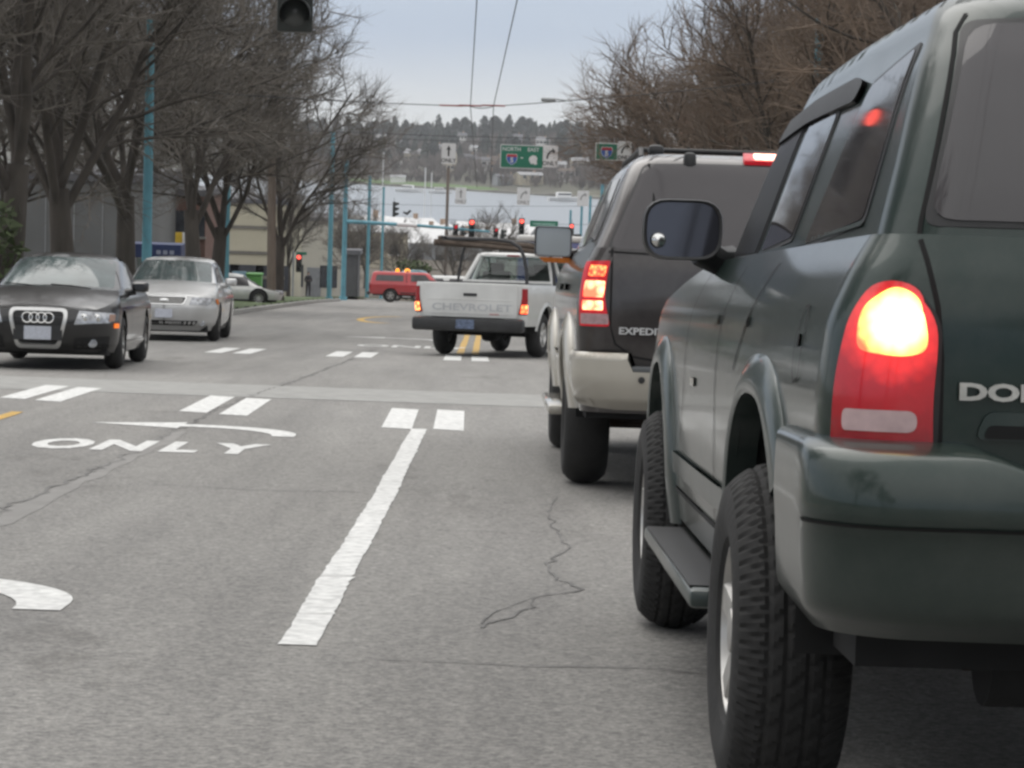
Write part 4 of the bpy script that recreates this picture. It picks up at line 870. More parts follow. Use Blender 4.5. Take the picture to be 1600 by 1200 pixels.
MB().box((-.42, 3.35, 1.22), (.04, .04, .3), bev=.01).lathe([(.17, -.012), (.19, 0), (.17, .012)], 20, Matrix.Translation((-.42, 3.32, 1.27)) @ Matrix.Rotation(1.2, 4, 'X')).build('steering_wheel', M_TRIM, t, smooth=40)
MB().bx(-.75, .75, 3.55, 3.95, 1.18, 1.26, .02).build('dashboard', M_TRIM, t)
MB().bx(-.11, .11, 2.375, 2.40, 1.685, 1.71).build('cab_stop_lamp', M_REDD, t)
mirror_housing('door_mirror', t, Vector((1.07, 3.55, 1.36)), .2, .18, .10, M_TRIM, M_MIRR, 0, [(-.06, .03, -.05), (-.12, .03, -.07), (-.18, .03, -.08)], .03)
mirror_housing('door_mirror', t, Vector((-1.07, 3.55, 1.36)), .2, .18, .10, M_TRIM, M_MIRR, 0, [(.06, .03, -.05), (.12, .03, -.07), (.18, .03, -.08)], .03)
# pole rack: bowed uprights and side rails (fixed to the bed)
M_STEEL = mat('black_steel_tube', (.03, .03, .032), .5, var=.2)
for y in (.30, 1.98):
    pts = [(.86, y, 1.20), (.84, y, 1.44), (.80, y, 1.64), (.72, y, 1.80), (.56, y, 1.89), (.3, y, 1.92), (-.6, y, 1.92)]
    MB().tube(pts, .03, 8).build('rack_hoop', M_STEEL, t, smooth=60)
MB().tube([(-.6, 1.98, 1.92), (-.74, 1.98, 1.86), (-.80, 1.98, 1.66), (-.86, 1.98, 1.20)], .024, 8).build('rack_leg', M_STEEL, t, smooth=60)
MB().tube([(-.55, .1, 1.94), (-.55, 3.2, 1.94)], .022, 8).build('rack_rail', M_STEEL, t, smooth=60)
rackM = t.matrix_world.copy()
# load on the rack
M_WOOD = mat('weathered_wood', (.10, .075, .058), .85, var=.4, vscale=2, bump=.3, stretch=(1, 8, 8), detail=8)
A_, B_ = at(680, 377, 39.6), at(905, 399, 40.6); mid = (A_+B_)/2; d_ = (B_-A_); dn_ = d_.normalized(); up_ = Vector((0, 0, 1)); sd_ = dn_.cross(up_).normalized()
t2 = thing('timber_bundle', 'bundle of brown weathered poles lying across the rack of the white pickup', 'timber', mid); rt = random.Random(5); Lh = d_.length/2
for i in range(5):
    x0, x1 = -Lh+rt.uniform(-.05, .25), Lh+rt.uniform(-.2, .1); y = (i % 3-1)*.09+(i//3)*.045; z = (i//3)*.075
    MB().tube([dn_*(x0+(x1-x0)*k/6)+sd_*(y+rt.uniform(-.012, .012))+up_*(z+rt.uniform(-.012, .012)) for k in range(7)], [.045+rt.uniform(-.01, .01) for k in range(7)], 7).build('pole', M_WOOD, t2, smooth=50)

# ================================================================== far vehicles at the junction
def small_pickup(X, Y, yaw):
    t = thing('pickup_truck', 'red pickup with canopy and amber lights on top, side-on at the junction', 'pickup truck', mtx=slope_frame(X, Y, yaw))
    low = Shell([(.42, .86, .05, 5.1, .1, .3), (.6, .89, 0, 5.2, .1, .3), (.95, .9, 0, 5.2, .1, .3), (1.08, .87, .02, 5.15, .1, .3)], .02, .08, .01)
    body_from(low, .44, lambda y: 1.08, [(1.15, .36, .43), (4.3, .36, .43)], M_REDP, t)
    up = Shell([(1.05, .84, .03, 3.95, .1, .3), (1.4, .76, .12, 3.5, .1, .3), (1.62, .70, .2, 3.25, .1, .3), (1.68, .62, .3, 3.1, .12, .3)], .02, .08, .01)
    cabin_from(up, 1.05, 1.68, M_REDP, t)
    g = MB(); liner(g, 1.15, .36, .44, .85, .4, .4); liner(g, 4.3, .36, .44, .85, .4, .4); g.bx(-.7, .7, .2, 5, .36, .5); g.build('wheel_arch_liner', M_DARK, t)
    wheels(t, .36, .24, .21, 'spoke', (1.15, 4.3), .89)
    for sd in (-1, 1):
        for P in ([(1.85, 1.16), (.30, 1.16), (.38, 1.50), (1.85, 1.50)], [(3.4, 1.16), (2.25, 1.16), (2.25, 1.56), (3.05, 1.56)]): up.patch('S', P, .006, .004, .05, sd).build('side_window', M_TINT, t)
        up.line('S', [(2.02, 1.10), (2.02, 1.60)], .05, .004, sd, MB()).build('cab_gap', mat('deep_red_gap', (.10, .01, .01), .6), t)
        low.patch('R', [(sd*.70, .72), (sd*.88, .72), (sd*.88, 1.0), (sd*.70, 1.0)], .01, .01, 0, 1).build('tail_lamp', M_REDD, t)
        low.patch('S', [(1.7, .50), (3.75, .50), (3.75, .56), (1.7, .56)], .01, .01, 0, sd).build('sill_trim', M_TRIM, t)
    MB().box((0, -.06, .48), (1.7, .16, .18), bev=.04).build('bumper', M_TRIM, t)
    up.patch('R', [(-.6, 1.15), (.6, 1.15), (.5, 1.5), (-.5, 1.5)], .006, .004, .05).build('rear_window', M_TINT, t)
    up.patch('F', [(-.68, 1.13), (.68, 1.13), (.56, 1.58), (-.56, 1.58)], .006, .004, .05).build('windscreen', M_TINT, t)
    br = MB().box((-.2, 2.1, 1.74), (1.0, .16, .05), bev=.01).build('light_bar', M_TRIM, t)
    for x, y, w in ((-.60, 1.55, .12), (-.60, 2.1, .17)):
        MB().lathe([(0, .20), (w*.7, .17), (w, .05), (w, 0)], 14, Matrix.Translation((x, y, 1.70))).build('beacon', M_AMBL, br, smooth=60)
    return t
p = at(577, 470, 131); small_pickup(p.x-.02, 131, math.radians(-86))
def box_car(name, label, X, Y, yaw, L, w, h, paint, cat='car', hood=1.0, van=False, glass=None):
    'simple but shaped car for the far junction: shell, cabin, windows, wheels, lamps'
    t = thing(name, label, cat, mtx=slope_frame(X, Y, yaw)); zb = h*.60
    low = Shell([(.25, w-.06, .1, L-.1, .2, .35), (.5, w, 0, L, .2, .35), (zb-.15, w, .02, L-.03, .2, .35), (zb, w-.06, .1, L-.12, .2, .35)], .04, .1, .02)
    body_from(low, .26, lambda y: zb-(.2*max(0, (y-L+hood)/hood)), [(.85, .32, .37), (L-.9, .32, .37)], paint, t)
    r0, r1 = (.08, L-hood-.1) if van else (.5, L-hood-.1)
    up = Shell([(zb-.03, w-.08, r0, r1+.35, .2, .35), (h*.86, w-.17, r0+(.1 if van else .55), r1-.25, .2, .35), (h*.97, w-.25, r0+(.2 if van else .75), r1-.45, .2, .35), (h, w-.36, r0+(.4 if van else 1.0), r1-.65, .2, .3)], .04, .08, .02)
    cabin_from(up, zb-.03, h, paint, t)
    g = MB(); liner(g, .85, .32, .38, w-.03, .4, .3); liner(g, L-.9, .32, .38, w-.03, .4, .3); g.bx(-w+.15, w-.15, .2, L-.2, .18, .4); g.build('wheel_arch_liner', M_DARK, t)
    wheels(t, .31, .2, .2, 'multi', (.85, L-.9), w-.01)
    gm = glass or M_TINT
    for sd in (-1, 1):
        ym = (r0+r1)/2
        for a, b2 in ((r0+.45, ym-.05), (ym+.05, r1-.15)): up.patch('S', [(b2, zb+.03), (a, zb+.03), (a+.18, h*.90), (b2-.12, h*.90)], .006, .004, .03, sd).build('side_window', gm, t)
        low.patch('F', [(sd*(w-.42), zb-.26), (sd*(w-.08), zb-.26), (sd*(w-.10), zb-.12), (sd*(w-.40), zb-.12)], .01, .01, 0, 1).build('headlamp', M_HEAD, t)
        low.patch('R', [(sd*(w-.3), zb-.22), (sd*(w-.06), zb-.22), (sd*(w-.08), zb-.06), (sd*(w-.3), zb-.06)], .01, .01, 0, 1).build('tail_lamp', M_REDD, t)
    up.patch('F', [(-w+.22, zb+.03), (w-.22, zb+.03), (w-.34, h*.93), (-w+.34, h*.93)], .006, .004, .05).build('windscreen', gm, t)
    up.patch('R', [(-w+.22, zb+.05), (w-.22, zb+.05), (w-.36, h*.92), (-w+.36, h*.92)], .006, .004, .05).build('rear_window', gm, t)
    low.patch('F', [(-.4, .36), (.4, .36), (.4, .5), (-.4, .5)], .01, .01, .02).build('grille', M_GAP, t)
    return t
M_TEAL = car_paint('teal_paint', (.035, .16, .20), .2, .35, .1)
p = at(598, 455, 146); box_car('hatchback_car', 'teal car whose roof shows over the red pickup', p.x, 146, math.radians(-88), 4.1, .84, 1.95, M_TEAL)
p = at(712, 452, 140); box_car('white_van', 'small white van between the red pickup and the white pickup', p.x+1.2, 142, math.radians(88), 4.4, .86, 1.62, M_WHITEP, 'van', .9, True)
p = at(322, 482, 84); box_car('parked_car', 'low white car parked beyond the verge behind the silver saloon', p.x-2.2, 90, math.radians(-80), 4.3, .85, 1.22, M_WHITEP)
# tall white and blue bus behind the pickup
p = at(806, 460, 118); t = thing('bus', 'tall white-roofed bus with blue sides behind the pickup cab', 'bus', mtx=slope_frame(p.x, 118, math.radians(-88)))
M_BLUE = car_paint('bus_blue', (.035, .05, .22), .1, .4, .1)
def bs(nm, m, *a, bev=0, root=None): return MB().bx(*a, bev=bev).build(nm, m, root or t, smooth=40)
body = bs('body', M_BLUE, -1.2, 1.2, 0, 9, .45, 3.30, bev=.06)
bs('roof', M_WHITEP, -1.24, 1.24, -.05, 9.05, 3.302, 3.62, bev=.12)
for y in np.arange(.5, 8.2, 1.3):
    for sd in (-1, 1): bs('window', M_TINT, *( (-1.22, -1.19) if sd < 0 else (1.19, 1.22)), y, y+1.1, 1.7, 2.75, bev=.008)
bs('rear_window', M_TINT, -.9, .9, -.02, .01, 1.6, 2.5, bev=.008)
for i, y in enumerate((2.2, 2.8, 3.3)): bs('roof_vent', M_TRIM, -.4, .4, y, y+.35, 3.62, 3.76, bev=.03)
wheels(t, .48, .3, .28, 'disc', (2.2, 7.0), 1.18)
# ------------------------------------------------------------------ lake and the far shore
def water():
    m = bpy.data.materials.new('lake_water'); m.use_nodes = True; t = m.node_tree; b = t.nodes['Principled BSDF']
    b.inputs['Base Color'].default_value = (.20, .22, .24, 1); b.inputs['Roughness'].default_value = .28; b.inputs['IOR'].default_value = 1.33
    c = t.nodes.new('ShaderNodeTexCoord'); k = t.nodes.new('ShaderNodeMapping'); k.inputs['Scale'].default_value = (.25, 1, 1); n = t.nodes.new('ShaderNodeTexNoise'); n.inputs['Scale'].default_value = .6; n.inputs['Detail'].default_value = 5
    bp = t.nodes.new('ShaderNodeBump'); bp.inputs['Strength'].default_value = .5; bp.inputs['Distance'].default_value = .3
    t.links.new(c.outputs['Object'], k.inputs[0]); t.links.new(k.outputs[0], n.inputs['Vector']); t.links.new(n.outputs['Fac'], bp.inputs['Height']); t.links.new(bp.outputs[0], b.inputs['Normal']); return m
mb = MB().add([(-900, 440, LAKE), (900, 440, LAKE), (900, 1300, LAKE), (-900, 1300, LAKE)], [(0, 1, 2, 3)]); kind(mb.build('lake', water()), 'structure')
def shore(x): return 955-1.42*x if -150 < x < 150 else (955-1.42*(150 if x > 0 else -150)+(10*math.sin(x*.02)))
rf = random.Random(11)
def hill_z(x, y):
    t = y-shore(x)
    z = LAKE-1.0+min(t, 14)*.12+ (max(0, t-14)*.036 if t < 560 else 546*.036+(t-560)*.004)
    z += 1.6*math.sin(x*.021+1)*min(1, max(0, t/300))+1.1*math.sin(x*.055+y*.013)*min(1, max(0, t/200))
    return z
M_HILL = mat('wooded_slope', (.060, .055, .045), .95, var=.35, vscale=.03, detail=8, col2=(.075, .075, .052))
M_LAWN = mat('park_lawn', (.075, .135, .035), .95, var=.18, vscale=.05, detail=8)
xs = np.arange(-520, 521, 10); nx = len(xs); ts = np.concatenate([np.arange(-12, 30, 6), np.arange(36, 900, 18), [1100, 1500]]); mb = MB()
mb.add([(x, shore(x)+q, hill_z(x, shore(x)+q)) for q in ts for x in xs], [(i*nx+j, i*nx+j+1, (i+1)*nx+j+1, (i+1)*nx+j) for i in range(len(ts)-1) for j in range(nx-1)])
kind(mb.build('hill', M_HILL, None, True), 'structure')
def on_hill(px, py, t):
    'foot of something seen at column px, t metres beyond the shore'
    P = at(px, py, 1000)
    for i in range(8): P = at(px, py, shore(P.x)+t)
    return P.x, P.y, hill_z(P.x, P.y)
# lawn on the left of the far shore, bank strip
A = [(-62, 4), (-34, 4), (-10, 4), (8, 4), (0, 26), (-20, 34), (-40, 37), (-64, 37)]
V, F = tri(dens(A, 6), (), 8, 8); kind(MB().add([(x, shore(x)+q, hill_z(x, shore(x)+q)+.25) for x, q in V], F).build('lawn', M_LAWN, None, True), 'structure')
M_BANK = mat('shore_wall', (.16, .15, .13), .9, var=.3, vscale=.1)
mb = MB(); xs = np.arange(-160, 161, 5); V = []
for x in xs: y = shore(x)-3; V += [(x, y, LAKE-.5), (x, y+.4, LAKE+.85+.3*math.sin(x*.3)), (x, y+3, LAKE+.95+.3*math.sin(x*.3))]
mb.add(V, [(3*i+a, 3*i+3+a, 3*i+4+a, 3*i+1+a) for i in range(len(xs)-1) for a in (0, 1)]); kind(mb.build('shore_bank', M_BANK), 'structure')

# conifers: trunk plus drooping boughs
def conifer(seed, h, r, den=1.0):
    rr = random.Random(seed); mb = MB(); V = []; F = []
    n = int(300*den)
    for i in range(n):
        u = (i+rr.random())/n; z = h*(.10+.90*u); R = r*(.82*(1-u)**.45*min(1, .35+2.2*u) if seed % 2 else (1-u)**.8)*rr.uniform(.45, 1.2)+.15; a = rr.uniform(0, 2*PI); dr = rr.uniform(.10, .32)*R
        c = Vector((math.cos(a), math.sin(a), 0)); s = Vector((-c.y, c.x, 0)); w = R*rr.uniform(.22, .42); b = len(V)
        V += [c*R*.12+Vector((0, 0, z+.25)), c*R*.62+s*w+Vector((0, 0, z-dr*.45)), c*R*1.0+Vector((0, 0, z-dr)), c*R*.62-s*w+Vector((0, 0, z-dr*.45)), c*R*.55+Vector((0, 0, z-dr-.5))]
        F += [(b, b+1, b+2), (b, b+2, b+3), (b+1, b+4, b+2), (b+2, b+4, b+3)]
    mb.add(V, F); return mb
M_CON = [mat('conifer_green', (.030, .046, .034), .9, var=.45, vscale=.5, detail=6), mat('conifer_dark', (.020, .034, .030), .9, var=.45, vscale=.5, detail=6)]
M_BARK = mat('dark_bark', (.055, .045, .038), .95, var=.35, vscale=5, bump=.5, stretch=(1, 1, .25), detail=8)
CON = [(conifer(i, 1*h, r).mesh('crown', M_CON[i % 2]), h) for i, (h, r) in enumerate(((20, 5.2), (20, 7.2), (20, 4.4), (20, 8.6)))]
CTR = MB().tube([(0, 0, -1), (0, 0, 17)], [.35, .08], 6).mesh('trunk', M_BARK)
def put_tree(name, label, loc, crown, trunk, sc, rz, grp, cat='tree', sx=1.):
    t = thing(name, label, cat, loc, rz, grp); t.scale = (sc*sx, sc*sx, sc)
    link('crown', crown, t); link('trunk', trunk, t); return t
# skyline: (px, py of the top)
SKY = [(560, 183), (577, 190), (598, 184), (617, 180), (634, 186), (652, 190), (662, 192), (686, 178), (700, 190), (712, 183), (728, 186), (741, 190), (757, 180), (770, 186), (783, 190), (796, 178), (812, 184), (830, 190), (838, 187), (858, 194), (872, 192), (895, 190), (545, 176), (526, 180), (920, 188), (505, 182), (480, 180)]
for i, (px, py) in enumerate(SKY):
    tt = 520+rf.uniform(-30, 60); x, y, z = on_hill(px, py, tt); top = at(px, py, y).z; h = max(8, top-z)
    v = [1, 3, 0, 1, 3, 2, 0, 1][i % 8]; put_tree('conifer', 'dark conifer standing on the skyline of the far hill', (x, y, z), CON[v][0], CTR, h/20, rf.uniform(0, 6), 'conifers on the far skyline', sx=rf.uniform(.9, 1.25))
for i in range(64):
    px = 440+580*(i+rf.random())/64; tt = 500+rf.uniform(-60, 60); x, y, z = on_hill(px, 200, tt); h = rf.uniform(9, 16); v = rf.choice((1, 3, 1, 3, 0))
    put_tree('evergreen', 'dark bushy evergreen in the belt of trees along the far ridge', (x, y, z), CON[v][0], CTR, h/20, rf.uniform(0, 6), 'evergreens along the far ridge', sx=rf.uniform(1.2, 1.9))
for i in range(46):
    px = rf.uniform(470, 1000); tt = rf.uniform(150, 480); x, y, z = on_hill(px, 250, tt); h = rf.uniform(9, 17)
    v = rf.randrange(4); put_tree('conifer', 'dark evergreen among the houses on the far slope', (x, y, z), CON[v][0], CTR, h/20, rf.uniform(0, 6), 'evergreens on the far slope', sx=rf.uniform(.9, 1.3))
# leafless wood covering the slope: clumps of thin upright twigs, one mass
V = []; F = []
for i in range(2700):
    px = rf.uniform(430, 1050); tt = 42+rf.random()**1.1*540; x, y, z = on_hill(px, 250, tt); h = rf.uniform(3, 8.5)*(1.25 if tt > 400 else 1)
    if tt < 90 and px < 700: h *= .6
    for k in range(9):
        a = rf.uniform(0, 2*PI); q = rf.uniform(.3, 3.2); b = Vector((x+math.cos(a)*q*.3, y+math.sin(a)*q*.3, z)); e = Vector((x+math.cos(a)*q, y+math.sin(a)*q, z+h*rf.uniform(.6, 1.05))); w = rf.uniform(.14, .42); o = len(V); md = (b+e)/2+Vector((0, 0, h*.1))
        V += [b, md+Vector((w, 0, 0)), md+Vector((-w*.5, w*.8, 0)), md+Vector((-w*.5, -w*.8, 0)), e]; F += [(o, o+1, o+2), (o, o+2, o+3), (o, o+3, o+1), (o+4, o+2, o+1), (o+4, o+3, o+2), (o+4, o+1, o+3)]
kind(MB().add(V, F).build('leafless_wood', mat('winter_twigs', (.085, .068, .062), .95, var=.5, vscale=.05, detail=6, col2=(.13, .11, .10))), 'stuff')
# houses
M_ROOFS = [mat('grey_roof', (.11, .11, .12), .9, var=.2), mat('brown_roof', (.10, .075, .06), .9, var=.2), mat('pale_roof', (.27, .27, .28), .8, var=.1)]
M_ROOFS.append(mat('white_metal_roof', (.60, .60, .60), .6, var=.08))
M_WALLS = [mat('white_wall', (.72, .71, .69), .8, var=.08), mat('cream_wall', (.46, .41, .31), .8, var=.08), mat('grey_wall', (.27, .28, .29), .8, var=.08), mat('tan_wall', (.36, .26, .19), .8, var=.1)]
M_WIN = mat('dark_window', (.04, .045, .055), .15, var=.3)
def house(label, loc, rz, w, d, h, rh, wm, rm, nwin=3, fl=1, cat='house', name='house'):
    t = thing(name, label, cat, loc, rz)
    MB().bx(-w/2, w/2, -d/2, d/2, -2, h).add([(-w/2, -d/2, h), (w/2, -d/2, h), (w/2, d/2, h), (-w/2, d/2, h), (-w/2, 0, h+rh*.97), (w/2, 0, h+rh*.97)], [(0, 4, 3), (1, 2, 5)]).build('wall', wm, t)
    e = .4; V = []
    for s in (-1, 1): V += [(-w/2-e, s*(d/2+e), h-.12), (w/2+e, s*(d/2+e), h-.12), (w/2+e, 0, h+rh), (-w/2-e, 0, h+rh)]
    for s in (-1, 1): V += [(-w/2-e, s*(d/2+e), h-.3), (w/2+e, s*(d/2+e), h-.3)]
    r = MB().add(V, [(0, 1, 2, 3), (4, 5, 6, 7), (8, 9, 1, 0), (10, 11, 5, 4)]).build('roof', rm, t)
    MB().bx(w*.2, w*.2+.7, -.35, .35, h+rh*.4, h+rh+.9).build('chimney', M_WALLS[3], r)
    for f in range(fl):
        for i in range(nwin):
            x = -w/2+w*(i+.5)/nwin; z = h/fl*(f+.35); wn = MB().bx(x-.65, x+.65, -d/2-.06, -d/2+.02, z, z+1.3).build('window', M_WIN, t)
            MB().bx(x-.8, x+.8, -d/2-.10, -d/2-.02, z-.15, z-.01).build('sill', M_WALLS[0], wn)
    return t
HS = [(478, 262, 260, 9, 5, 0, 0, 'white house with grey roof low on the far slope behind the left trees'), (535, 232, 330, 10, 4, 0, 2, 'white house with pale roof high on the far slope at the left'), (572, 236, 300, 8, 4, 3, 1, 'small tan house among the far trees at the left'),
      (612, 256, 170, 11, 3.5, 0, 1, 'low white house above the lawn'), (628, 226, 340, 9, 4, 0, 0, 'white gabled house high above the lawn'), (655, 250, 200, 17, 6, 1, 2, 'long cream house with pale roof left of the straight-arrow sign'), (682, 236, 300, 9, 5, 0, 2, 'white house just left of the straight-arrow sign'),
      (703, 262, 110, 7, 9, 1, 0, 'tall narrow cream house below the straight-arrow sign'), (733, 250, 170, 8, 4, 2, 0, 'grey house right of the straight-arrow sign'), (745, 235, 300, 9, 4, 0, 2, 'bright white roofed house up the slope between the two overhead signs'), (756, 255, 150, 10, 4, 0, 0, 'white house half hidden by twigs left of the green sign'),
      (776, 262, 130, 6, 6, 3, 1, 'orange-tan house at the left edge of the green sign'), (868, 262, 150, 11, 4, 0, 2, 'pale house below the right end of the green sign'), (888, 272, 100, 9, 3.5, 0, 1, 'white house near the shore right of the green sign'), (905, 258, 190, 10, 4.5, 1, 2, 'cream house up the slope behind the right trees'), (826, 276, 60, 14, 3, 1, 2, 'long low cream building on the far shore'), (790, 277, 50, 12, 2.6, 2, 0, 'long low grey building on the far shore'),
      (596, 216, 430, 8, 4, 0, 2, 'white house in the trees near the skyline at the left'), (720, 214, 430, 8, 4, 0, 0, 'white house in the trees near the skyline in the middle'), (806, 220, 400, 9, 5, 2, 0, 'grey house near the skyline above the green sign'), (848, 222, 380, 8, 4, 0, 2, 'white house near the skyline above the right-turn sign')]
for px, py, tt, w, h, wi, ri, lb in HS:
    x, y, z = on_hill(px, py, tt); P = at(px, py+4, y); w *= .78; h *= .8; house(lb, (x, y, max(z, P.z-.5)), rf.uniform(-.5, .5), w, w*.7, h, h*.45, M_WALLS[wi], M_ROOFS[ri], 3 if w < 12 else 6, 2 if h > 5.5 else 1)
x, y, z = on_hill(622, 282, 26); t = thing('boat_shed', 'small white shed standing on the far green lawn', 'shed', (x, y, z)); MB().bx(-3.2, 3.2, -2, 2, -1, 2.6).build('wall', M_WALLS[0], t)
MB().add([(-3.5, -2.3, 2.5), (3.5, -2.3, 2.5), (3.5, 0, 3.6), (-3.5, 0, 3.6), (3.5, 2.3, 2.5), (-3.5, 2.3, 2.5)], [(0, 1, 2, 3), (3, 2, 4, 5)]).build('roof', M_ROOFS[2], t)
# boats
M_HULL = mat('white_hull', (.70, .70, .70), .4, var=.06)
def boat(name, label, x, y, L, mast=0, rz=0, grp=None, hull=None):
    t = thing(name, label, 'boat', (x, y, LAKE), rz, grp); s = L/10; V = []; st = [(-5, 1.1, 1.0), (-3, 1.5, 1.0), (0, 1.7, 1.1), (3, 1.1, 1.3), (5, .08, 1.6)]
    for q, w, h in st: V += [(q*s, -w*s, h*s), (q*s, -w*.6*s, -.3*s), (q*s, w*.6*s, -.3*s), (q*s, w*s, h*s)]
    F = [(4*i+a, 4*i+4+a, 4*i+5+a, 4*i+1+a) for i in range(4) for a in range(3)]+[(4*i+3, 4*i+7, 4*i+4, 4*i) for i in range(4)]+[(0, 1, 2, 3)]
    MB().add(V, F).build('hull', hull or M_HULL, t)
    c = MB().box((-.6*s, 0, 1.7*s), (4*s, 2.2*s, 1.5*s), bev=.3*s).build('cabin', M_HULL, t); MB().bx(-2.4*s, 1.2*s, -1.13*s, 1.13*s, 1.75*s, 2.2*s).build('window', M_WIN, c)
    if mast: MB().tube([(0, 0, 1*s), (0, 0, mast)], .12, 6).tube([(0, 0, 2.2*s), (-4*s, 0, 2.3*s)], .1, 6).build('mast', M_HULL, t)
    return t
for i, (px, py, Y, L, mast, lb) in enumerate(((640, 296, 905, 11, 0, 'white motor boat moving just off the green lawn'), (688, 301, 900, 9, 0, 'small white boat near the far shore in the middle'), (596, 360, 520, 12, 17, 'sailing boat with tall mast moored behind the teal poles'), (662, 366, 500, 11, 14, 'sailing boat left of the utility pole on the near water'), (672, 367, 495, 11, 13, 'sailing boat just left of the dim red signal'), (884, 300, 840, 13, 0, 'white cruiser near the far shore at the right'))):
    P = at(px, py, Y); boat('boat', lb, P.x, Y, L, mast, rf.uniform(-.4, .4))
# houseboats and boatyard sheds on the near shore
NS = [(575, 392, 430, 14, 5, 0, 3, 'white boathouse behind the teal poles'), (640, 400, 400, 16, 6, 0, 3, 'white gabled boathouse above the red pickup'), (628, 375, 455, 13, 5, 0, 3, 'white floating house at the water edge left of the utility pole'), (668, 385, 430, 15, 5, 0, 3, 'large white boathouse left of the pickup load'), (700, 402, 380, 13, 5, 2, 3, 'pale grey boathouse under the pickup load'), (735, 400, 400, 12, 5, 0, 3, 'white shed behind the pickup cab'), (775, 392, 430, 15, 6, 2, 3, 'grey shed behind the pickup cab'), (548, 385, 330, 15, 5, 1, 3, 'cream shed behind the teal gantry poles')]
for px, py, Y, w, h, wi, ri, lb in NS:
    P = at(px, py, Y); house(lb, (P.x, Y, P.z-h*.5), rf.uniform(-.7, .7), w, w*.6, h, h*.35, M_WALLS[wi], M_ROOFS[ri], 4, 1, 'boathouse', 'boathouse')
# ------------------------------------------------------------------ poles, signals, signs, wires
M_POLE = mat('teal_pole_paint', (.105, .29, .36), .55, var=.14, vscale=2, detail=6)
M_GALV = mat('galvanised_steel', (.33, .34, .35), .5, .4, var=.12)
M_SIG = mat('signal_housing', (.022, .026, .024), .5, var=.2, vscale=8)
M_UTIL = mat('weathered_pole_wood', (.17, .135, .11), .9, var=.25, vscale=3, bump=.3, stretch=(6, 6, .4), detail=8)
M_WIRE = mat('cable', (.045, .045, .05), .7)
M_SGN = mat('sign_green', (.012, .16, .095), .45, var=.06)
M_SW = mat('sign_white', (.66, .66, .66), .5, var=.05)
M_SBK = mat('sign_black', (.03, .03, .03), .5)
M_SBLUE = mat('sign_blue', (.03, .10, .38), .5); M_SRED = mat('sign_red', (.42, .02, .03), .5)
M_RON = emis('red_signal_on', (2.4, .10, .09), (3, .50, .32), 25, (.4, .02, .02)); M_RDIM = emis('red_signal_dim', (.55, .02, .03), (.35, .01, .02), 30, (.3, .01, .02))
M_OFF = mat('unlit_lens', (.035, .04, .04), .25, coat=.5)
def pole(name, label, base, h, r0, r1, mt=None, grp=None, lean=(0, 0)):
    t = thing(name, label, 'pole' if 'pole' in name else name.replace('_', ' '), base, 0, grp)
    MB().tube([(0, 0, -.3), (lean[0]*.5, lean[1]*.5, h*.5), (lean[0], lean[1], h)], [r0, (r0+r1)/2, r1], 12).build('shaft', mt or M_POLE, t, smooth=60)
    if (mt or M_POLE) is M_POLE: MB().tube([(0, 0, -.05), (0, 0, .22)], [r0*1.7, r0*1.45], 12).build('base_collar', M_POLE, t, smooth=40)
    return t
def gp(px, py, Y):
    P = at(px, py, Y); return Vector((P.x, Y, road_z(Y)))
def ph(px, ytop, Y): return at(px, ytop, Y).z-road_z(Y)
p = gp(228, 470, 57); pole('trolley_pole', 'thick teal pole in front of the left trees, behind the silver saloon', p, ph(237, 30, 57), .125, .10); PL = p
p = gp(1262, 470, 57); pole('trolley_pole', 'teal pole among the twigs of the right trees', p, ph(1272, 10, 57), .125, .10); PR = p
p = gp(353, 455, 86); pole('trolley_pole', 'slim teal pole between two left tree trunks, right of the silver saloon', p, ph(358, 150, 86), .10, .08)
JP = {}
for lb, x0, x1, yt, Y, r, nm in (('left of the two stout teal poles at the junction', 514, 521, 205, 120, .13, 'span_pole'), ('right of the two stout teal poles at the junction, carrying the long mast arm', 536, 545, 250, 136, .15, 'mast_arm_pole'), ('slim teal pole right of the stout pair, behind the red pickup tail', 573, 576, 275, 165, .13, 'span_pole'), ('thinnest teal pole of the left junction group, above the red pickup', 595, 597, 292, 175, .10, 'span_pole')):
    p = gp(x0, 465, Y); t = pole(nm, lb, p, ph(x1, yt, Y), r, r*.8); JP[x0] = (t, p)
t, p = JP[536]; a = at(541, 346, 136); b = at(765, 362, 134)
MB().tube([a-p, (a*.5+b*.5)-p+Vector((0, 0, .06)), b-p], [.12, .095, .06], 10).build('mast_arm', M_POLE, t, smooth=60)
c0, c1 = a.lerp(b, .36), a.lerp(b, .50); MB().tube([c0-p+Vector((0, 0, .045)), c1-p+Vector((0, 0, .05))], .125, 10).build('white_section', M_SW, t, smooth=60)  # white length round the arm in place of a sign seen edge-on
for lb, x0, yt, Y, r in (('teal pole at the far right of the junction, first from the left of four', 888, 328, 165, .09), ('teal pole at the far right of the junction, second from the left of four', 905, 318, 172, .10), ('teal pole at the far right of the junction, third from the left of four', 918, 306, 180, .11), ('teal pole beside the grey-brown SUV roof, rightmost of four at the junction', 936, 288, 150, .13)):
    pole('span_pole', lb, gp(x0-1, 465, Y), ph(x0, yt, Y), r, r*.85)
p = gp(424, 474, 97); t = pole('utility_pole', 'brown wooden utility pole against the trunk of the rightmost left tree', p, ph(418, 235, 97), .19, .16, M_UTIL, lean=(-.12, 0))
P = at(697, 380, 300); pole('utility_pole', 'thin dark wooden pole on the lake side below the straight-arrow sign', (P.x, 300, land_z(P.x, 300)), at(697, 262, 300).z-land_z(P.x, 300), .22, .18, M_UTIL)

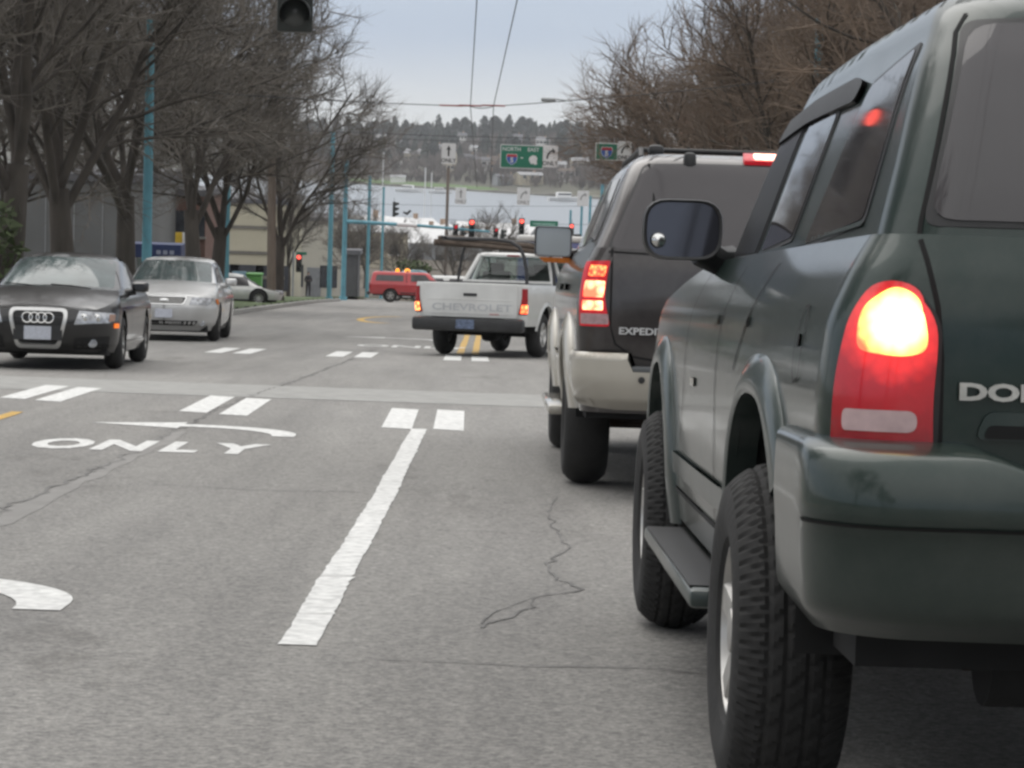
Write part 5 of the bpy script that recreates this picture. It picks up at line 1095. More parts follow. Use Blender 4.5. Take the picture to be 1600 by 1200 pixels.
def wire(name, label, pts, r=.012, sag=0, parent=None, m=None):
    o = MB(); P = []
    for a, b in zip(pts[:-1], pts[1:]):
        for i in range(9): t = i/8; P.append(Vector(a).lerp(Vector(b), t)-Vector((0, 0, sag*4*t*(1-t))))
    o.tube(P, r, 5); w = o.build(name, m or M_WIRE, parent)
    if label: tag(w, label, 'wire')
    return w
wl, wr = PL+Vector((.1, 0, ph(234, 138, 57))), PR+Vector((-.1, 0, ph(1268, 120, 57)))
m1, m2 = at(735, 166, 57), at(771, 166, 57)
wire('span_wire', 'wire hung across the street between the teal trolley poles', [wl, m1, m2, wr], .010, .05)
for (x0, xt), lb in (((745, 735), 'left of the two trolley wires along the street'), ((808, 771), 'right of the two trolley wires along the street')):
    e = at(xt, 166, 57); s = at(x0, 0, 40); d = (e-s); wire('trolley_wire', lb, [s-d*5, s-d*2, s, e, e+Vector((.0, 40, -40*SLOPE))], .010)
for x in (705, 735, 771): P = at(x, 165, 57); tag(MB().tube([P+Vector((-.28, 0, 0)), P+Vector((.28, 0, 0))], .022, 6).build('insulator', mat('red_insulator', (.30, .07, .06), .6)), {705: 'reddish insulator on the span wire left of both trolley wires', 735: 'reddish insulator where the left trolley wire crosses', 771: 'reddish insulator where the right trolley wire crosses'}[x], 'insulator')
# street lamp on the right
P = at(857, 158, 57); t = thing('street_lamp', 'grey street lamp head on the span wire near the right-hand trees', 'street lamp', P)
MB().box((0, 0, .03), (.36, .18, .10), bev=.04).build('lamp_head', M_GALV, t, smooth=40); MB().tube([(.18, 0, .05), (.5, 0, .02)], .02, 6).build('bracket', M_GALV, t)

def signal(label, c, lit, w=.34, face=0, grp=None, hood=True, n=3, hang=None, dim=False):
    'three-aspect traffic light, c = centre of the housing, faces -y turned by face'
    s = w/.34; t = thing('traffic_light', label, 'traffic light', c, face, grp); H = .36*s*n
    MB().box((0, .06*s, 0), (w, .2*s, H), bev=.02*s).build('housing', M_SIG, t, smooth=40)
    for k in range(n):
        z = H/2-.18*s-.36*s*k; on = (k == lit)
        MB().lathe([(0, .03*s), (.09*s, .02*s), (.13*s, 0), (.13*s, -.02)], 18, Matrix.Translation((0, -.045*s, z)) @ Matrix.Rotation(PI/2, 4, 'X')).build('lens', (M_RDIM if dim else M_RON) if on else M_OFF, t, smooth=50)
        V = []; m = 14; r = .15*s
        for i in range(m+1):
            a = math.radians(-35+250*i/m); V += [(r*math.cos(a), -.03*s, z+r*math.sin(a)), (r*math.cos(a)*.97, -.03*s-(.26 if math.sin(a) > -.2 else .12)*s, z+r*math.sin(a)*.97-.02*s)]
        vis = MB().add(V, [(2*i, 2*i+1, 2*i+3, 2*i+2) for i in range(m)]); vis.add([(x*.93, y, z+(q-z)*.93) for x, y, q in V], [(2*i, 2*i+2, 2*i+3, 2*i+1) for i in range(m)]); vis.build('visor', M_SIG, t, smooth=50)
    if hang: MB().tube([(0, .06*s, H/2), (0, .06*s, H/2+hang)], .02*s, 6).build('hanger', M_GALV, t)
    return t
# the near one over the lane: only its lowest section is in the picture
c = at(461, 50, 31.5); Cn = at(461, 22, 31.5); sc = .47
t = signal('black traffic light hanging close above at the top edge, lowest lens unlit', Vector((Cn.x, 31.5, c.z+.36*sc/.34*1.5)), 0, sc, math.radians(4), hang=.5)
c2 = c.z+1.49+.72
wire('span_wire', 'wire over the near cross street carrying the closest traffic light', [(-9.5, 31.7, c2+.3), (Cn.x, 31.6, c2-.02), (8.5, 31.7, c2+.4)], .014, .0)
# junction span: wires, signals and signs
def span(lb, pl, pr, Y, r=.011): return wire('span_wire', lb, [at(*pl, Y), at((pl[0]+pr[0])/2, (pl[1]+pr[1])/2+3, Y), at(*pr, Y)], r)
span('upper wire over the junction carrying the green signs', (521, 214), (1010, 224), 120)
span('middle wire over the junction at the height of the lake', (521, 317), (936, 322), 149)
span('lower wire over the junction carrying the right-hand signals', (700, 343), (936, 351), 149.5)
span('wire from the slim teal pole to the right trees carrying the small green sign', (356, 200), (1062, 220), 89.2)
P0 = at(1012, 224, 120); pole('span_pole', 'teal pole hidden behind the grey-brown SUV that holds the upper wire', (P0.x+.15, 120, road_z(120)), P0.z-road_z(120)+.2, .13, .1)
SG = [(617, 327, 149.2, None, .30, 90, 'traffic light seen from the side above the mast arm', 0), (712, 362, 134, 0, .27, 8, 'dim red traffic light at the end of the mast arm', 1), (724, 365, 135, None, .24, 60, 'unlit traffic light turned aside right of the dim red one', 0), (737, 357, 134.4, 0, .34, 3, 'brightest red traffic light, above the middle of the pickup', 0), (775, 366, 136, 0, .24, 12, 'dim red traffic light right of the brightest one', 1), (786, 368, 137, None, .22, 60, 'unlit traffic light turned aside above the pickup cab', 0), (815, 355, 149, 0, .36, 0, 'bright red traffic light just left of the green street name sign', 0), (893, 361, 149, 0, .30, 0, 'red traffic light just above the SUV door mirror', 0)]
for px, py, Y, lit, w, fc, lb, dm in SG: signal(lb, at(px, py, Y), lit if lit is not None else -1, w, math.radians(fc), hang=.25, dim=bool(dm))
p = gp(457, 470, 124); t = pole('signal_post', 'grey post with the low red light left of the person', p, ph(457, 392, 124), .06, .05, M_GALV); t['category'] = 'signal post'
signal('low red traffic light on the left pavement beside the tree trunk', at(467, 411, 123.7), 0, .30, 0)
tag(MB().box(at(471, 396, 123.8), (.55, .03, .16)).build('street_sign', M_SGN), 'small green street sign above the low red traffic light', 'street sign')
b = at(636, 334, 149); tag(MB().tube([b+Vector((-.25, 0, .1)), b, b+Vector((.22, 0, .22))], [.05, .1, .07], 8).build('camera_bracket', M_SIG, None, 50), 'small dark bracket on the wire beside the side-on traffic light', 'bracket')

def flat(nm, poly, m, par, y=-.02, th=.006): return MB().prism(poly, th, Matrix.Translation((0, y, 0)) @ RB).build(nm, m, par)
def board(par, w, h, m, nm='panel', r=.04, x=0, z=0, y=0): return flat(nm, [(x+a, z+b) for a, b in rounded([(-w/2, -h/2), (w/2, -h/2), (w/2, h/2), (-w/2, h/2)], r, 3)], m, par, y, .02)
M_FAR = mat('far_sign_grey', (.26, .26, .26), .6)  # grey in place of black, lowers the contrast of the far signs
def arrow_up(par, s, x=0, z=0): return flat('arrow', [(x+a*s, z+b*s) for a, b in ((-.045, -.26), (.045, -.26), (.045, .08), (.13, .04), (0, .30), (-.13, .04), (-.045, .08))], M_SBK, par, -.022)
def arrow_right(par, s, x=0, z=0):
    o = [(-.20+.34*(1-math.cos(a)), -.26+.44*math.sin(a)) for a in np.linspace(0, PI/2*.9, 9)]; i = [(-.11+.25*(1-math.cos(a)), -.26+.35*math.sin(a)) for a in np.linspace(0, PI/2*.9, 9)]
    e = o[-1]; return flat('arrow', [(x+a*s, z+b*s) for a, b in o+[(e[0]+.0, e[1]+.10), (e[0]+.17, e[1]-.07), (i[-1][0]+.02, i[-1][1]-.10)]+i[::-1]], M_SBK, par, -.022)
def lane_sign(lb, px, py, Y, wpx, hpx, kd, only=True, rz=0):
    c = at(px, py, Y); w, h = wpx*Y/FPX, hpx*Y/FPX; t = thing('lane_sign', lb, 'road sign', c, rz); board(t, w, h, M_SW)
    ar = (arrow_up if kd == 'up' else arrow_right)(t, h*.95, 0, h*.12)
    if Y > 140: ar.data.materials[0] = M_FAR
    if only: text('lettering', 'ONLY', h*.27, M_SBK if Y < 140 else M_FAR, t, Matrix.Translation((0, -.024, -h*.34)) @ RB, .003, .006)
    MB().tube([(0, .03, h/2), (0, .03, h/2+.22)], .015, 5).build('hanger', M_GALV, t); return t
lane_sign('white straight-ahead ONLY sign on the upper wire', 701, 240, 118, 22, 32, 'up')
lane_sign('white right-turn ONLY sign attached to the wide green highway sign', 860, 244, 118, 23, 34, 'right')
lane_sign('white right-turn ONLY sign attached to the small green highway sign beside the right trees', 976, 236, 89, 21, 30, 'right')
lane_sign('white straight-ahead ONLY sign on the middle wire against the lake', 720, 306, 148, 17, 26, 'up')
lane_sign('white right-turn ONLY sign on the middle wire above the bright right signal', 818, 307, 148, 20, 27, 'right')
lane_sign('pale round-cornered right-turn sign on the middle wire beside the right teal poles', 911, 310, 148, 18, 24, 'right', False)
def shield(par, s, x, z):
    P = [(-.5, .38), (-.36, .5), (-.18, .44), (0, .5), (.18, .44), (.36, .5), (.5, .38), (.5, 0), (.36, -.3), (0, -.55), (-.36, -.3), (-.5, 0)]
    f = lambda k: [(x+a*s*k, z+b*s*k) for a, b in P]
    sh = flat('route_shield', f(1.1), M_SW, par, -.022); flat('shield_field', f(1.0), M_SBLUE, par, -.028)
    flat('shield_band', [(x+a*s, z+b*s) for a, b in ((-.5, .38), (-.5, .22), (.5, .22), (.5, .38), (.36, .5), (.18, .44), (0, .5), (-.18, .44), (-.36, .5))][::-1], M_SRED, par, -.034)
    text('lettering', '5', s*.68, M_SW, par, Matrix.Translation((x, -.036, z-.12*s)) @ RB, .003, .012)
def green_sign(lb, px, py, Y, wpx, hpx):
    c = at(px, py, Y); w, h = wpx*Y/FPX, hpx*Y/FPX; t = thing('highway_sign', lb, 'highway sign', c); board(t, w+.08, h+.08, M_SW, 'border', .05, y=.012); board(t, w, h, M_SGN)
    for x in (-w*.35, w*.35): MB().tube([(x, .03, h/2), (x, .03, h/2+.25)], .015, 5).build('hanger', M_GALV, t)
    return t, w, h
t, w, h = green_sign('wide green highway sign with blue shield and white state-route marker', 815.5, 245, 118, 65, 34)
text('lettering', 'NORTH', h*.24, M_SW, t, Matrix.Translation((-w*.25, -.024, h*.33)) @ RB, .003, .004); text('lettering', 'EAST', h*.24, M_SW, t, Matrix.Translation((w*.27, -.024, h*.33)) @ RB, .003, .004)
shield(t, h*.46, -w*.24, -h*.12)
flat('route_marker', [(w*.27+a*h*.42, -h*.14+b*h*.42) for a, b in ((-.42, .3), (-.1, .52), (.3, .48), (.46, .2), (.38, -.15), (.46, -.42), (.2, -.5), (.05, -.36), (-.2, -.44), (-.36, -.2), (-.46, 0))], M_SW, t, -.022)
MB().box((0, -.024, -h*.05), (w*.06, .004, h*.05)).build('dash', M_SW, t)
t, w, h = green_sign('small green highway sign with blue shield beside the right trees', 948, 237, 89, 32, 24); shield(t, h*.68, 0, -h*.05)
c = at(850, 350, 148.6); t = thing('street_sign', 'long green street name sign hung between two red signals', 'street sign', c); w = 44*148.6/FPX; board(t, w, .40, M_SGN); 
MB().box((0, -.024, 0), (w*.8, .004, .10)).build('worn_lettering', mat('faded_letters', (.25, .42, .36), .5, var=.3, vscale=9), t)

# ------------------------------------------------------------------ buildings and small things on the left
def wallbox(nm, lb, px0, px1, ytop, Y, depth, m, cat='building', rz=0, zb=None):
    a, b = at(px0, ytop, Y), at(px1, ytop, Y); z0 = road_z(Y)-1.5 if zb is None else zb; t = thing(nm, lb, cat, ((a.x+b.x)/2, Y, z0), rz); w, h = b.x-a.x, (a.z+b.z)/2-z0
    MB().bx(-w/2, w/2, 0, depth, 0, h).build('wall', m, t); MB().bx(-w/2-.15, w/2+.15, -.15, depth+.15, h, h+.3).build('roof', M_ROOFS[0], t); return t, w, h
t, w, h = wallbox('warehouse', 'long plain grey warehouse behind the left trees', -420, 206, 275, 98, 20, mat('grey_cladding', (.145, .15, .15), .8, var=.12, vscale=.4, bump=.15, detail=6))
for i in range(14): MB().bx(-w/2+w*i/14-.02, -w/2+w*i/14+.02, -.03, .0, 0, h).build('cladding_joint', M_GALV, t)
MB().bx(-w/2-.02, w/2+.02, -.06, 0, h*.45, h*.45+.12).build('flashing', M_GALV, t)
t, w, h = wallbox('brick_building', 'dark red brick building behind the blue bus shelter', 212, 322, 305, 112, 9, mat('dark_brick', (.15, .085, .068), .9, var=.2, vscale=6, detail=8))
for i in range(4):
    x = -w/2+w*(i+.5)/4; wn = MB().bx(x-.38, x+.38, -.06, .02, h-1.9, h-.7).build('window', M_WIN, t); MB().bx(x-.45, x+.45, -.10, -.01, h-2.02, h-1.91).build('sill', M_CONC, wn)
t, w, h = wallbox('shop_building', 'cream low building with dark horizontal bands beyond the junction', 330, 447, 318, 158, 14, mat('cream_stucco', (.46, .43, .33), .85, var=.07, vscale=.5))
for z in (.35, .56, .78): MB().bx(-w/2-.02, w/2+.02, -.08, 0, h*z, h*z+.22).build('band', mat('dark_band', (.16, .15, .13), .8), t)
for i in range(3):
    x = -w/2+w*(i+.5)/3; MB().bx(x-1.1, x+1.1, -.05, .02, 1.9, 3.6).build('window', M_WIN, t)
t, w, h = wallbox('corner_building', 'cream corner building behind the person', 452, 526, 345, 192, 12, mat('pale_cream_wall', (.44, .42, .36), .85, var=.07, vscale=.5))
MB().bx(-w*.1, w*.2, -.05, .02, 1.4, 4.0).build('door', mat('grey_door', (.20, .21, .22), .6), t)
for x in (-.36, .36): MB().bx(w*x-.7, w*x+.7, -.05, .02, 2.4, 4.2).build('window', M_WIN, t)
t, w, h = wallbox('kiosk', 'dark charcoal kiosk between the teal poles and the red pickup', 537, 560, 398, 155, 2.5, mat('charcoal_panel', (.055, .055, .06), .6, var=.1), 'kiosk', zb=road_z(155)); MB().bx(-w*.4, w*.4, -.04, .0, .2, h-.3).build('door', mat('charcoal_door', (.07, .07, .075), .5), t)
t, w, h = wallbox('brick_building', 'orange brick building behind the right trees', 1160, 1600, 165, 88, 30, mat('orange_brick', (.34, .13, .07), .9, var=.2, vscale=5, detail=8))
for i in range(4):
    for k in range(3): x = -w/2+w*(i+.5)/4; MB().bx(x-.7, x+.7, -.06, .02, 2.4+3*k, 4+3*k).build('window', M_WIN, t)
t, w, h = wallbox('tan_building', 'tan building with an upper floor behind the twigs over the dark green SUV', 1315, 1390, 20, 78, 9, mat('tan_stucco', (.36, .27, .15), .9, var=.1)); 
for k in range(4): MB().bx(-w*.3, w*.1, -.06, .02, 2.4+2.6*k, 3.8+2.6*k).build('window', M_WIN, t)
# bus shelter
c = gp(245, 440, 90); t = thing('bus_shelter', 'bus shelter with dark blue roof behind the silver saloon', 'bus shelter', c); zt = ph(245, 402, 90); zt2 = ph(245, 380, 90)
MB().bx(-.98, .98, -.6, .9, zt, zt2, .04).build('roof', mat('shelter_blue', (.016, .032, .11), .45), t)
for i, x in enumerate((-.35, .05, .3, .55)): MB().bx(x, x+.16, -.615, -.601, zt+.15, zt+.30).build('worn_lettering', mat('faded_white_letters', (.30, .33, .42), .5), t)
for x in (-.9, .9):
    for y in (-.5, .8): MB().tube([(x, y, -.1), (x, y, zt)], .04, 8).build('post', M_GALV, t)
MB().bx(-.85, .85, .76, .78, .3, zt-.1).build('glass_panel', M_PANE, t); MB().bx(-.7, .7, .3, .65, .42, .48, .01).build('bench', M_GALV, t)
c = gp(279, 440, 93); t = thing('notice_sign', 'yellow and white upright sign panel right of the blue bus shelter', 'sign', c); z0, z1 = ph(279, 402, 93), ph(279, 363, 93)
MB().tube([(0, 0, -.1), (0, 0, z0)], .04, 8).build('post', M_GALV, t); MB().bx(-.16, .12, -.03, .03, z0+.45, z1, .01).build('yellow_panel', mat('yellow_panel', (.55, .37, .03), .5), t); MB().bx(.122, .47, -.03, .03, z0, z1, .01).build('white_panel', M_SW, t)
c = gp(324, 440, 118); t = thing('banner_sign', 'tall narrow red and yellow sign between two left trunks', 'sign', c); z0, z1 = ph(324, 366, 118), ph(324, 325, 118)
MB().tube([(0, 0, -.1), (0, 0, z1)], .05, 8).build('post', M_GALV, t); MB().bx(-.18, .20, -.06, -.05, z0, z1).build('panel', mat('red_panel', (.42, .03, .02), .5), t)
for k in range(3): MB().prism([(-.12, 0), (.04, .10), (.16, .02), (.10, .22), (-.06, .26)], .01, Matrix.Translation((0, -.062, z0+.15+.38*k)) @ RB).build('yellow_mark', mat('yellow_mark', (.60, .42, .04), .5), t)
MB().bx(-.2, .22, -.07, -.05, z0-.4, z0-.02).build('lower_panel', M_SW, t)
c = gp(397, 465, 112); t = thing('recycling_container', 'bright green container left of the wooden utility pole', 'container', c); zt = ph(397, 432, 112)
MB().box((0, 0, .62), (.72, .7, 1.1), bev=.06).build('body', mat('bright_green', (.075, .26, .05), .5), t, smooth=40); MB().box((0, 0, 1.23), (.78, .76, .12), bev=.04).build('lid', mat('bright_green_lid', (.09, .30, .06), .5), t, smooth=40)
for x in (-.3, .3): MB().tube([(x-.04, .3, .09), (x+.04, .3, .09)], .09, 10).build('wheel', M_RUB, t)
c = gp(373, 465, 114); t = thing('notice_board', 'pale blue board left of the bright green container', 'board', c); MB().bx(-.34, .34, -.03, .03, .7, 1.35, .01).build('panel', mat('pale_blue', (.30, .48, .62), .5), t)
for x in (-.28, .28): MB().tube([(x, .05, -.1), (x, .05, 1.3)], .03, 8).build('post', M_GALV, t)
# hedge-like shrubs by the near left pavement and by the lake
def shrub(name, lb, loc, r, h, mt, seed, grp=None):
    rr = random.Random(seed); V = []; F = []
    for i in range(420):
        a, u = rr.uniform(0, 2*PI), rr.random(); q = r*math.sqrt(rr.random())*(1.05-.5*u); c = Vector((math.cos(a)*q, math.sin(a)*q, h*(.05+.95*u))); s = r*.16*rr.uniform(.6, 1.5)
        d = [Vector((rr.gauss(0, 1), rr.gauss(0, 1), rr.gauss(0, .8))).normalized()*s for k in range(3)]; b = len(V); V += [c+d[0], c+d[1], c+d[2]]; F.append((b, b+1, b+2))
    t = thing(name, lb, 'shrub', loc, 0, grp); MB().add(V, F).build('foliage', mt, t)
    g = MB()
    for k in range(5): a = k*1.3; g.tube([(0, 0, -.1), (math.cos(a)*r*.5, math.sin(a)*r*.5, h*.6)], .04*r, 5)
    kind(g.build('stems', M_BARK, t), 'stuff'); return t
M_SHR = mat('shrub_green', (.055, .075, .028), .85, var=.5, vscale=2, detail=6); M_SHY = mat('shrub_yellow_green', (.085, .095, .03), .85, var=.45, vscale=2, detail=6)
P = gp(8, 440, 44); shrub('shrub', 'green shrub at the left edge behind the black saloon', P+Vector((-.2, 0, .1)), .8, 2.3, M_SHR, 1)
for i, (px, Y, r, h, lb) in enumerate(((655, 190, 1.6, 3.0, 'green shrub above the red pickup beyond the junction'), (672, 186, 1.3, 2.2, 'yellow-green shrub between the red pickup and the white van'), (640, 200, 1.8, 3.2, 'shrub left of the yellow-green one beyond the junction'))):
    P = at(px, 440, Y); shrub('shrub', lb, (P.x, Y, land_z(P.x, Y)), r, h, M_SHY if i == 1 else M_SHR, i+3)
# ------------------------------------------------------------------ leafless street trees
def tubes(lines, n):
    'many polylines with the same number of points -> arrays of tube vertices and faces'
    P = np.array([l[0] for l in lines]); R = np.array([l[1] for l in lines]); K, k, _ = P.shape
    T = np.empty_like(P); T[:, 1:-1] = P[:, 2:]-P[:, :-2]; T[:, 0] = P[:, 1]-P[:, 0]; T[:, -1] = P[:, -1]-P[:, -2]; T /= np.linalg.norm(T, axis=2, keepdims=True)+1e-9
    ref = np.where(np.abs(T[:, :1, 2:3]) < .9, np.array([[[0, 0, 1.]]]), np.array([[[1., 0, 0]]])); A = np.cross(T, np.broadcast_to(ref, T.shape)); A /= np.linalg.norm(A, axis=2, keepdims=True)+1e-9; B = np.cross(A, T)
    ang = np.arange(n)*2*PI/n; V = P[:, :, None]+(A[:, :, None]*np.cos(ang)[None, None, :, None]+B[:, :, None]*np.sin(ang)[None, None, :, None])*R[:, :, None, None]
    base = (np.arange(K)*k*n)[:, None, None]; i = np.arange(k-1)[None, :, None]; j = np.arange(n)[None, None, :]; j2 = (j+1) % n
    F = np.stack([base+i*n+j, base+i*n+j2, base+(i+1)*n+j2, base+(i+1)*n+j], -1).reshape(-1, 4); return V.reshape(-1, 3), F
def np_mesh(name, sets, m, smooth=True):
    Vs, Fs, o = [], [], 0
    for V, F in sets: Vs.append(V); Fs.append(F+o); o += len(V)
    V = np.concatenate(Vs); F = np.concatenate(Fs); me = bpy.data.meshes.new(name); me.vertices.add(len(V)); me.vertices.foreach_set('co', V.ravel().astype(np.float32))
    me.loops.add(F.size); me.loops.foreach_set('vertex_index', F.ravel().astype(np.int32)); me.polygons.add(len(F)); me.polygons.foreach_set('loop_start', np.arange(0, F.size, 4, dtype=np.int32))
    me.polygons.foreach_set('use_smooth', [smooth]*len(F)); me.materials.append(m); me.update(calc_edges=True); me.validate(); return me
def street_tree(seed, H=12.5, spread=1.0, nl=5, m_bark=None, m_twig=None, nb=12, nc=9):
    g = np.random.default_rng(seed); lv = {i: [] for i in range(5)}
    def nrm(v): return v/(np.linalg.norm(v)+1e-9)
    def grow(p, d, L, r, level, k, up, wob):
        pts = [p]; q = p.copy(); dd = d.copy()
        for i in range(k-1):
            dd = nrm(dd+g.normal(0, wob, 3)+np.array([0, 0, up])); q = q+dd*L/(k-1); pts.append(q)
        rs = np.linspace(r, r*(.42 if level < 2 else .35), k); lv[level].append((np.array(pts), rs)); return np.array(pts), rs
    def side(d, ang):
        a = nrm(np.cross(d, g.normal(0, 1, 3))); return nrm(d*math.cos(ang)+a*math.sin(ang))
    th = H*g.uniform(.20, .26); tp, tr = grow(np.array([0, 0, -.3]), nrm(np.array([g.normal(0, .03), g.normal(0, .03), 1])), th+.3, .29*H/12.5, 0, 6, .02, .03)
    tr[:] = np.linspace(.30, .21, 6)*H/12.5; tr[0] *= 1.35
    top = tp[-1]; a0 = g.uniform(0, 6.28)
    for i in range(nl):
        az = a0+2*PI*i/nl+g.normal(0, .25); tilt = (g.uniform(.38, .80) if i else .12)*spread; d = np.array([math.cos(az)*math.sin(tilt), math.sin(az)*math.sin(tilt), math.cos(tilt)]); st = tp[-1-(i % 2)]
        LP_, LR = grow(st, d, H*g.uniform(.50, .66), .112*H/12.5*g.uniform(.8, 1.1), 1, 8, .035, .10)
        for b in range(nb):
            u = .18+.82*(b+g.random())/nb; f = u*7; i0 = min(int(f), 6); pp = LP_[i0]+(LP_[i0+1]-LP_[i0])*(f-i0); dl = nrm(LP_[i0+1]-LP_[i0]); d2 = side(dl, g.uniform(.55, 1.1)); d2 = nrm(d2+np.array([0, 0, .12 if u > .35 else -.05]))
            BP_, BR = grow(pp, d2, H*g.uniform(.19, .33)*(1.15-.45*u), max(.020, .047*(1.2-u*.7)), 2, 6, .05, .13)
            for c in range(nc):
                u2 = .15+.85*(c+g.random())/nc; f = u2*5; i0 = min(int(f), 4); pp = BP_[i0]+(BP_[i0+1]-BP_[i0])*(f-i0); d3 = side(nrm(BP_[i0+1]-BP_[i0]), g.uniform(.45, 1.0))
                CP, CR = grow(pp, d3, g.uniform(.9, 1.9)*(1.2-.4*u2)*H/12.5, .021, 3, 5, .07, .16)
                for e in range(13):
                    u3 = .08+.92*(e+g.random())/13; f = u3*4; i0 = min(int(f), 3); pp = CP[i0]+(CP[i0+1]-CP[i0])*(f-i0); d4 = side(nrm(CP[i0+1]-CP[i0]), g.uniform(.4, .95))
                    grow(pp, d4, g.uniform(.35, .95), .0085, 4, 3, .10, .12)
    tk = np_mesh('trunk', [tubes(lv[0], 12)], m_bark); br = np_mesh('branches', [tubes(lv[1], 8), tubes(lv[2], 5)], m_bark); tw = np_mesh('twigs', [tubes(lv[3], 4), tubes(lv[4], 3)], m_twig, False)
    return tk, br, tw
M_BK = mat('street_tree_bark', (.060, .051, .043), .95, var=.35, vscale=4, bump=.6, bscale=25, stretch=(1, 1, .25), detail=8)
M_TW = mat('grey_twigs', (.105, .094, .082), .9, var=.35, vscale=.6, detail=6, col2=(.155, .138, .120))
M_TR = mat('reddish_twigs', (.145, .115, .094), .9, var=.3, vscale=.5, detail=6, col2=(.185, .138, .104))
TREES = [street_tree(21+i, 12.5, s, n, M_BK, M_TW, 13, 10) for i, (s, n) in enumerate(((1.0, 5), (.9, 6), (1.1, 5)))]
TRR = [street_tree(51+i, 12.0, s, n, M_BK, M_TR, 15, 10) for i, (s, n) in enumerate(((1.05, 6), (1.15, 6)))]
def plant(lb, X, Y, H, pr, rz, grp, base=12.5, sx=1.0):
    t = thing('street_tree', lb, 'tree', (X, Y, road_z(Y)+.12), rz, grp); s = H/base; t.scale = (s*sx, s*sx, s)
    for n, me in zip(('trunk', 'branches', 'twigs'), pr):
        o = link(n, me, t)
        if n != 'trunk': o['kind'] = 'stuff'
G1, G2 = 'leafless street trees along the left pavement', 'leafless street trees along the right pavement'
for lb, px, Y, H, v, rz in (('bare tree at the left picture edge behind the black saloon', 2, 45, 12.5, 0, .4), ('bare thick-trunked tree above the black saloon roof, second from the left', 101, 52, 13.0, 1, 1.7), ('bare tree with low forking limb above the gap between both saloons', 192, 60, 12.5, 2, 2.9),
     ('bare tree left of the red and yellow sign', 311, 74, 12.5, 0, 3.6), ('bare tree beside the slim teal pole', 338, 80, 12.0, 1, 5.0), ('bare tree at the corner against the wooden utility pole, rightmost on the left side', 434, 98, 10.8, 0, 2.2)):
    P = at(px, 450, Y); plant(lb, P.x, Y, H, TREES[v], rz, G1)
for lb, X, Y, H, v, rz in (('bare tree in the back row behind the grey warehouse end', -17, 84, 12, 1, .9), ('bare tree in the back row behind the brick building', -17.5, 104, 12.5, 0, 2.2), ('bare tree in the back row at the left, above the warehouse', -21, 72, 12, 2, 4.1), ('bare tree beyond the junction behind the stout teal poles', -13.5, 160, 9.5, 1, 3.0)):
    plant(lb, X, Y, H, TREES[v], rz, G1)
for lb, X, Y, H, v, rz in (('reddish bare tree farthest down the right side, reaching over the green signs', 8.6, 98, 11.3, 0, .5), ('reddish bare tree second farthest on the right side', 8.8, 82, 12, 1, 1.9), ('reddish bare tree behind the grey-brown SUV roof', 8.9, 68, 12, 0, 3.4), ('reddish bare tree right of the teal pole over the dark green SUV', 9.2, 55, 12, 1, 4.6), ('reddish bare tree behind the dark green SUV roof', 9.4, 43, 12, 0, 5.6), ('reddish bare tree beyond the teal pole at the far right, in the back row', 13.5, 72, 12.5, 0, 1.1), ('bare tree in the back row on the right near the orange brick building', 15.5, 84, 12.5, 1, 2.6)):
    plant(lb, X, Y, H, TRR[v], rz, G2, 12.0)
for i, (X, Y, v) in enumerate(((-9.2, 14, 1), (-9.4, -2, 0), (-9.1, -17, 2), (-9.3, -33, 1), (9.3, 12, 0), (9.2, -4, 2), (9.4, -20, 1), (9.2, -36, 0))):
    plant('leafless street tree standing behind the viewpoint, seen only in reflections', X, Y, 12, TREES[v], i*1.3, 'street trees behind the viewpoint')
for lb, px, Y, H, v in (('small bare tree beyond the junction over the red pickup', 622, 205, 6.5, 0), ('small bare tree beyond the junction above the white van', 712, 200, 6.5, 2), ('small bare tree beyond the junction behind the pickup cab', 765, 210, 8.0, 0), ('small bare tree by the lake under the teal mast arm', 570, 230, 7.5, 1), ('small bare tree beyond the dark kiosk', 552, 180, 8.0, 2)):
    P = at(px, 440, Y); t = thing('bare_tree', lb, 'tree', (P.x, Y, land_z(P.x, Y)), px*.7, 'small bare trees beyond the junction'); s = H/12.5; t.scale = (s, s, s)
    for n, me in zip(('trunk', 'branches', 'twigs'), TREES[v]):
        o = link(n, me, t)
        if n != 'trunk': o['kind'] = 'stuff'

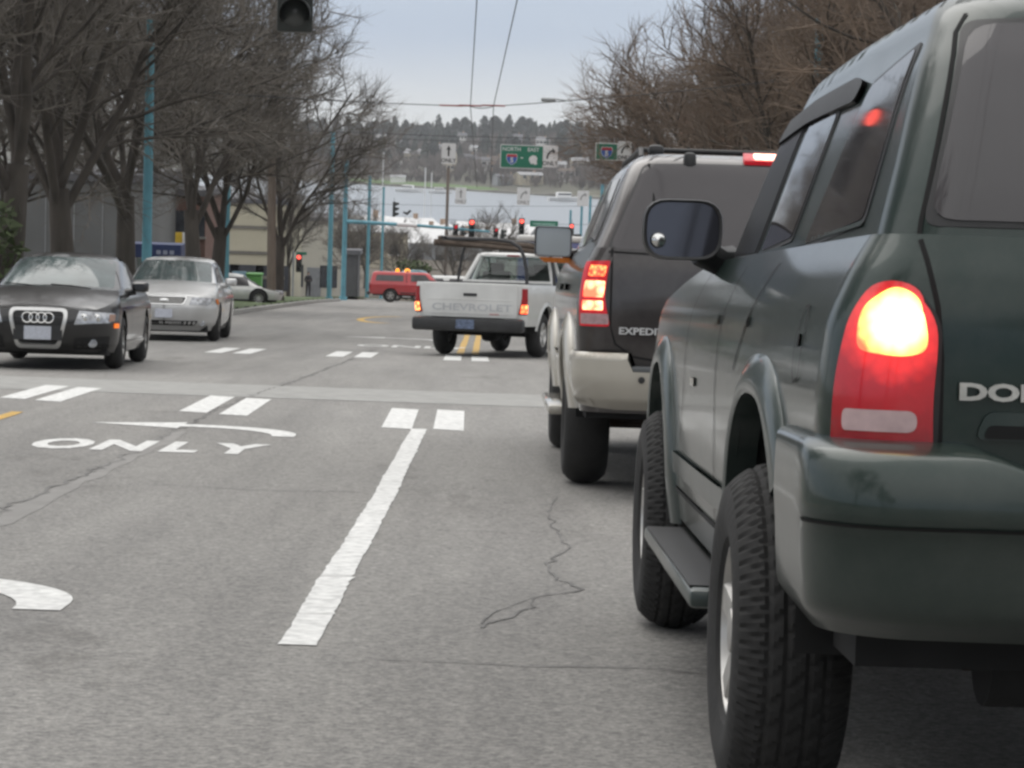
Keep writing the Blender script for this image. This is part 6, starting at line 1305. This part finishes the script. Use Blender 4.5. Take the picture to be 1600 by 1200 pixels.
# ------------------------------------------------------------------ person waiting on the far corner
P = gp(481, 470, 168); t = thing('person', 'person in dark clothes standing on the far left corner', 'person', P+Vector((0, 0, .12)), math.radians(15))
def skin(name, pts, edges, rad, m, par, lv=1):
    me = bpy.data.meshes.new(name); me.from_pydata(pts, edges, []); o = bpy.data.objects.new(name, me); COL.objects.link(o); md = o.modifiers.new('skin', 'SKIN'); md.use_smooth_shade = True
    for v, r in zip(me.skin_vertices[0].data, rad): v.radius = (r, r)
    me.skin_vertices[0].data[0].use_root = True; o.modifiers.new('sub', 'SUBSURF').levels = lv
    m2 = bpy.data.meshes.new_from_object(o.evaluated_get(bpy.context.evaluated_depsgraph_get())); bpy.data.objects.remove(o); m2.materials.clear(); m2.materials.append(m); return link(name, m2, par)
pts = [(0, 0, .95), (0, .01, 1.15), (0, .02, 1.38), (0, .01, 1.50), (.10, 0, .88), (.11, -.02, .48), (.12, .03, .08), (.13, -.12, .04), (-.10, 0, .88), (-.11, .0, .48), (-.13, .05, .08), (-.14, -.10, .04), (.19, .02, 1.38), (.25, .0, 1.12), (.16, -.20, 1.08), (.08, -.26, 1.12), (-.19, .02, 1.38), (-.25, .02, 1.12), (-.18, -.18, 1.05), (-.09, -.25, 1.10)]
ed = [(0, 1), (1, 2), (2, 3), (0, 4), (4, 5), (5, 6), (6, 7), (0, 8), (8, 9), (9, 10), (10, 11), (2, 12), (12, 13), (13, 14), (14, 15), (2, 16), (16, 17), (17, 18), (18, 19)]
rad = [.15, .15, .16, .07, .11, .08, .055, .045, .11, .08, .055, .045, .08, .06, .05, .04, .08, .06, .05, .04]
skin('body', pts, ed, rad, mat('dark_clothes', (.028, .026, .032), .9, var=.3, vscale=4), t)
skin('head', [(0, .0, 1.52), (0, -.005, 1.62), (0, -.01, 1.70)], [(0, 1), (1, 2)], [.055, .10, .085], mat('skin', (.34, .22, .17), .6), t)
skin('hair', [(0, .035, 1.62), (0, .02, 1.70), (0, -.01, 1.735)], [(0, 1), (1, 2)], [.08, .09, .085], mat('dark_hair', (.03, .022, .018), .7), t)
for x in (-.055, .055): skin('hand', [(x*1.4, -.27, 1.12), (x*.8, -.30, 1.16)], [(0, 1)], [.035, .03], MATS['skin'], t)

# ------------------------------------------------------------------ damp winter air
hb = MB().bx(-960, 960, -95, 2700, LAKE-4, 42); hm = bpy.data.materials.new('haze'); hm.use_nodes = True; ht = hm.node_tree; ht.nodes.clear()
ho = ht.nodes.new('ShaderNodeOutputMaterial'); hv = ht.nodes.new('ShaderNodeVolumePrincipled'); hv.inputs['Density'].default_value = .00017; hv.inputs['Color'].default_value = (.93, .95, .98, 1); ht.links.new(hv.outputs[0], ho.inputs['Volume'])
kind(hb.build('haze', hm), 'stuff')
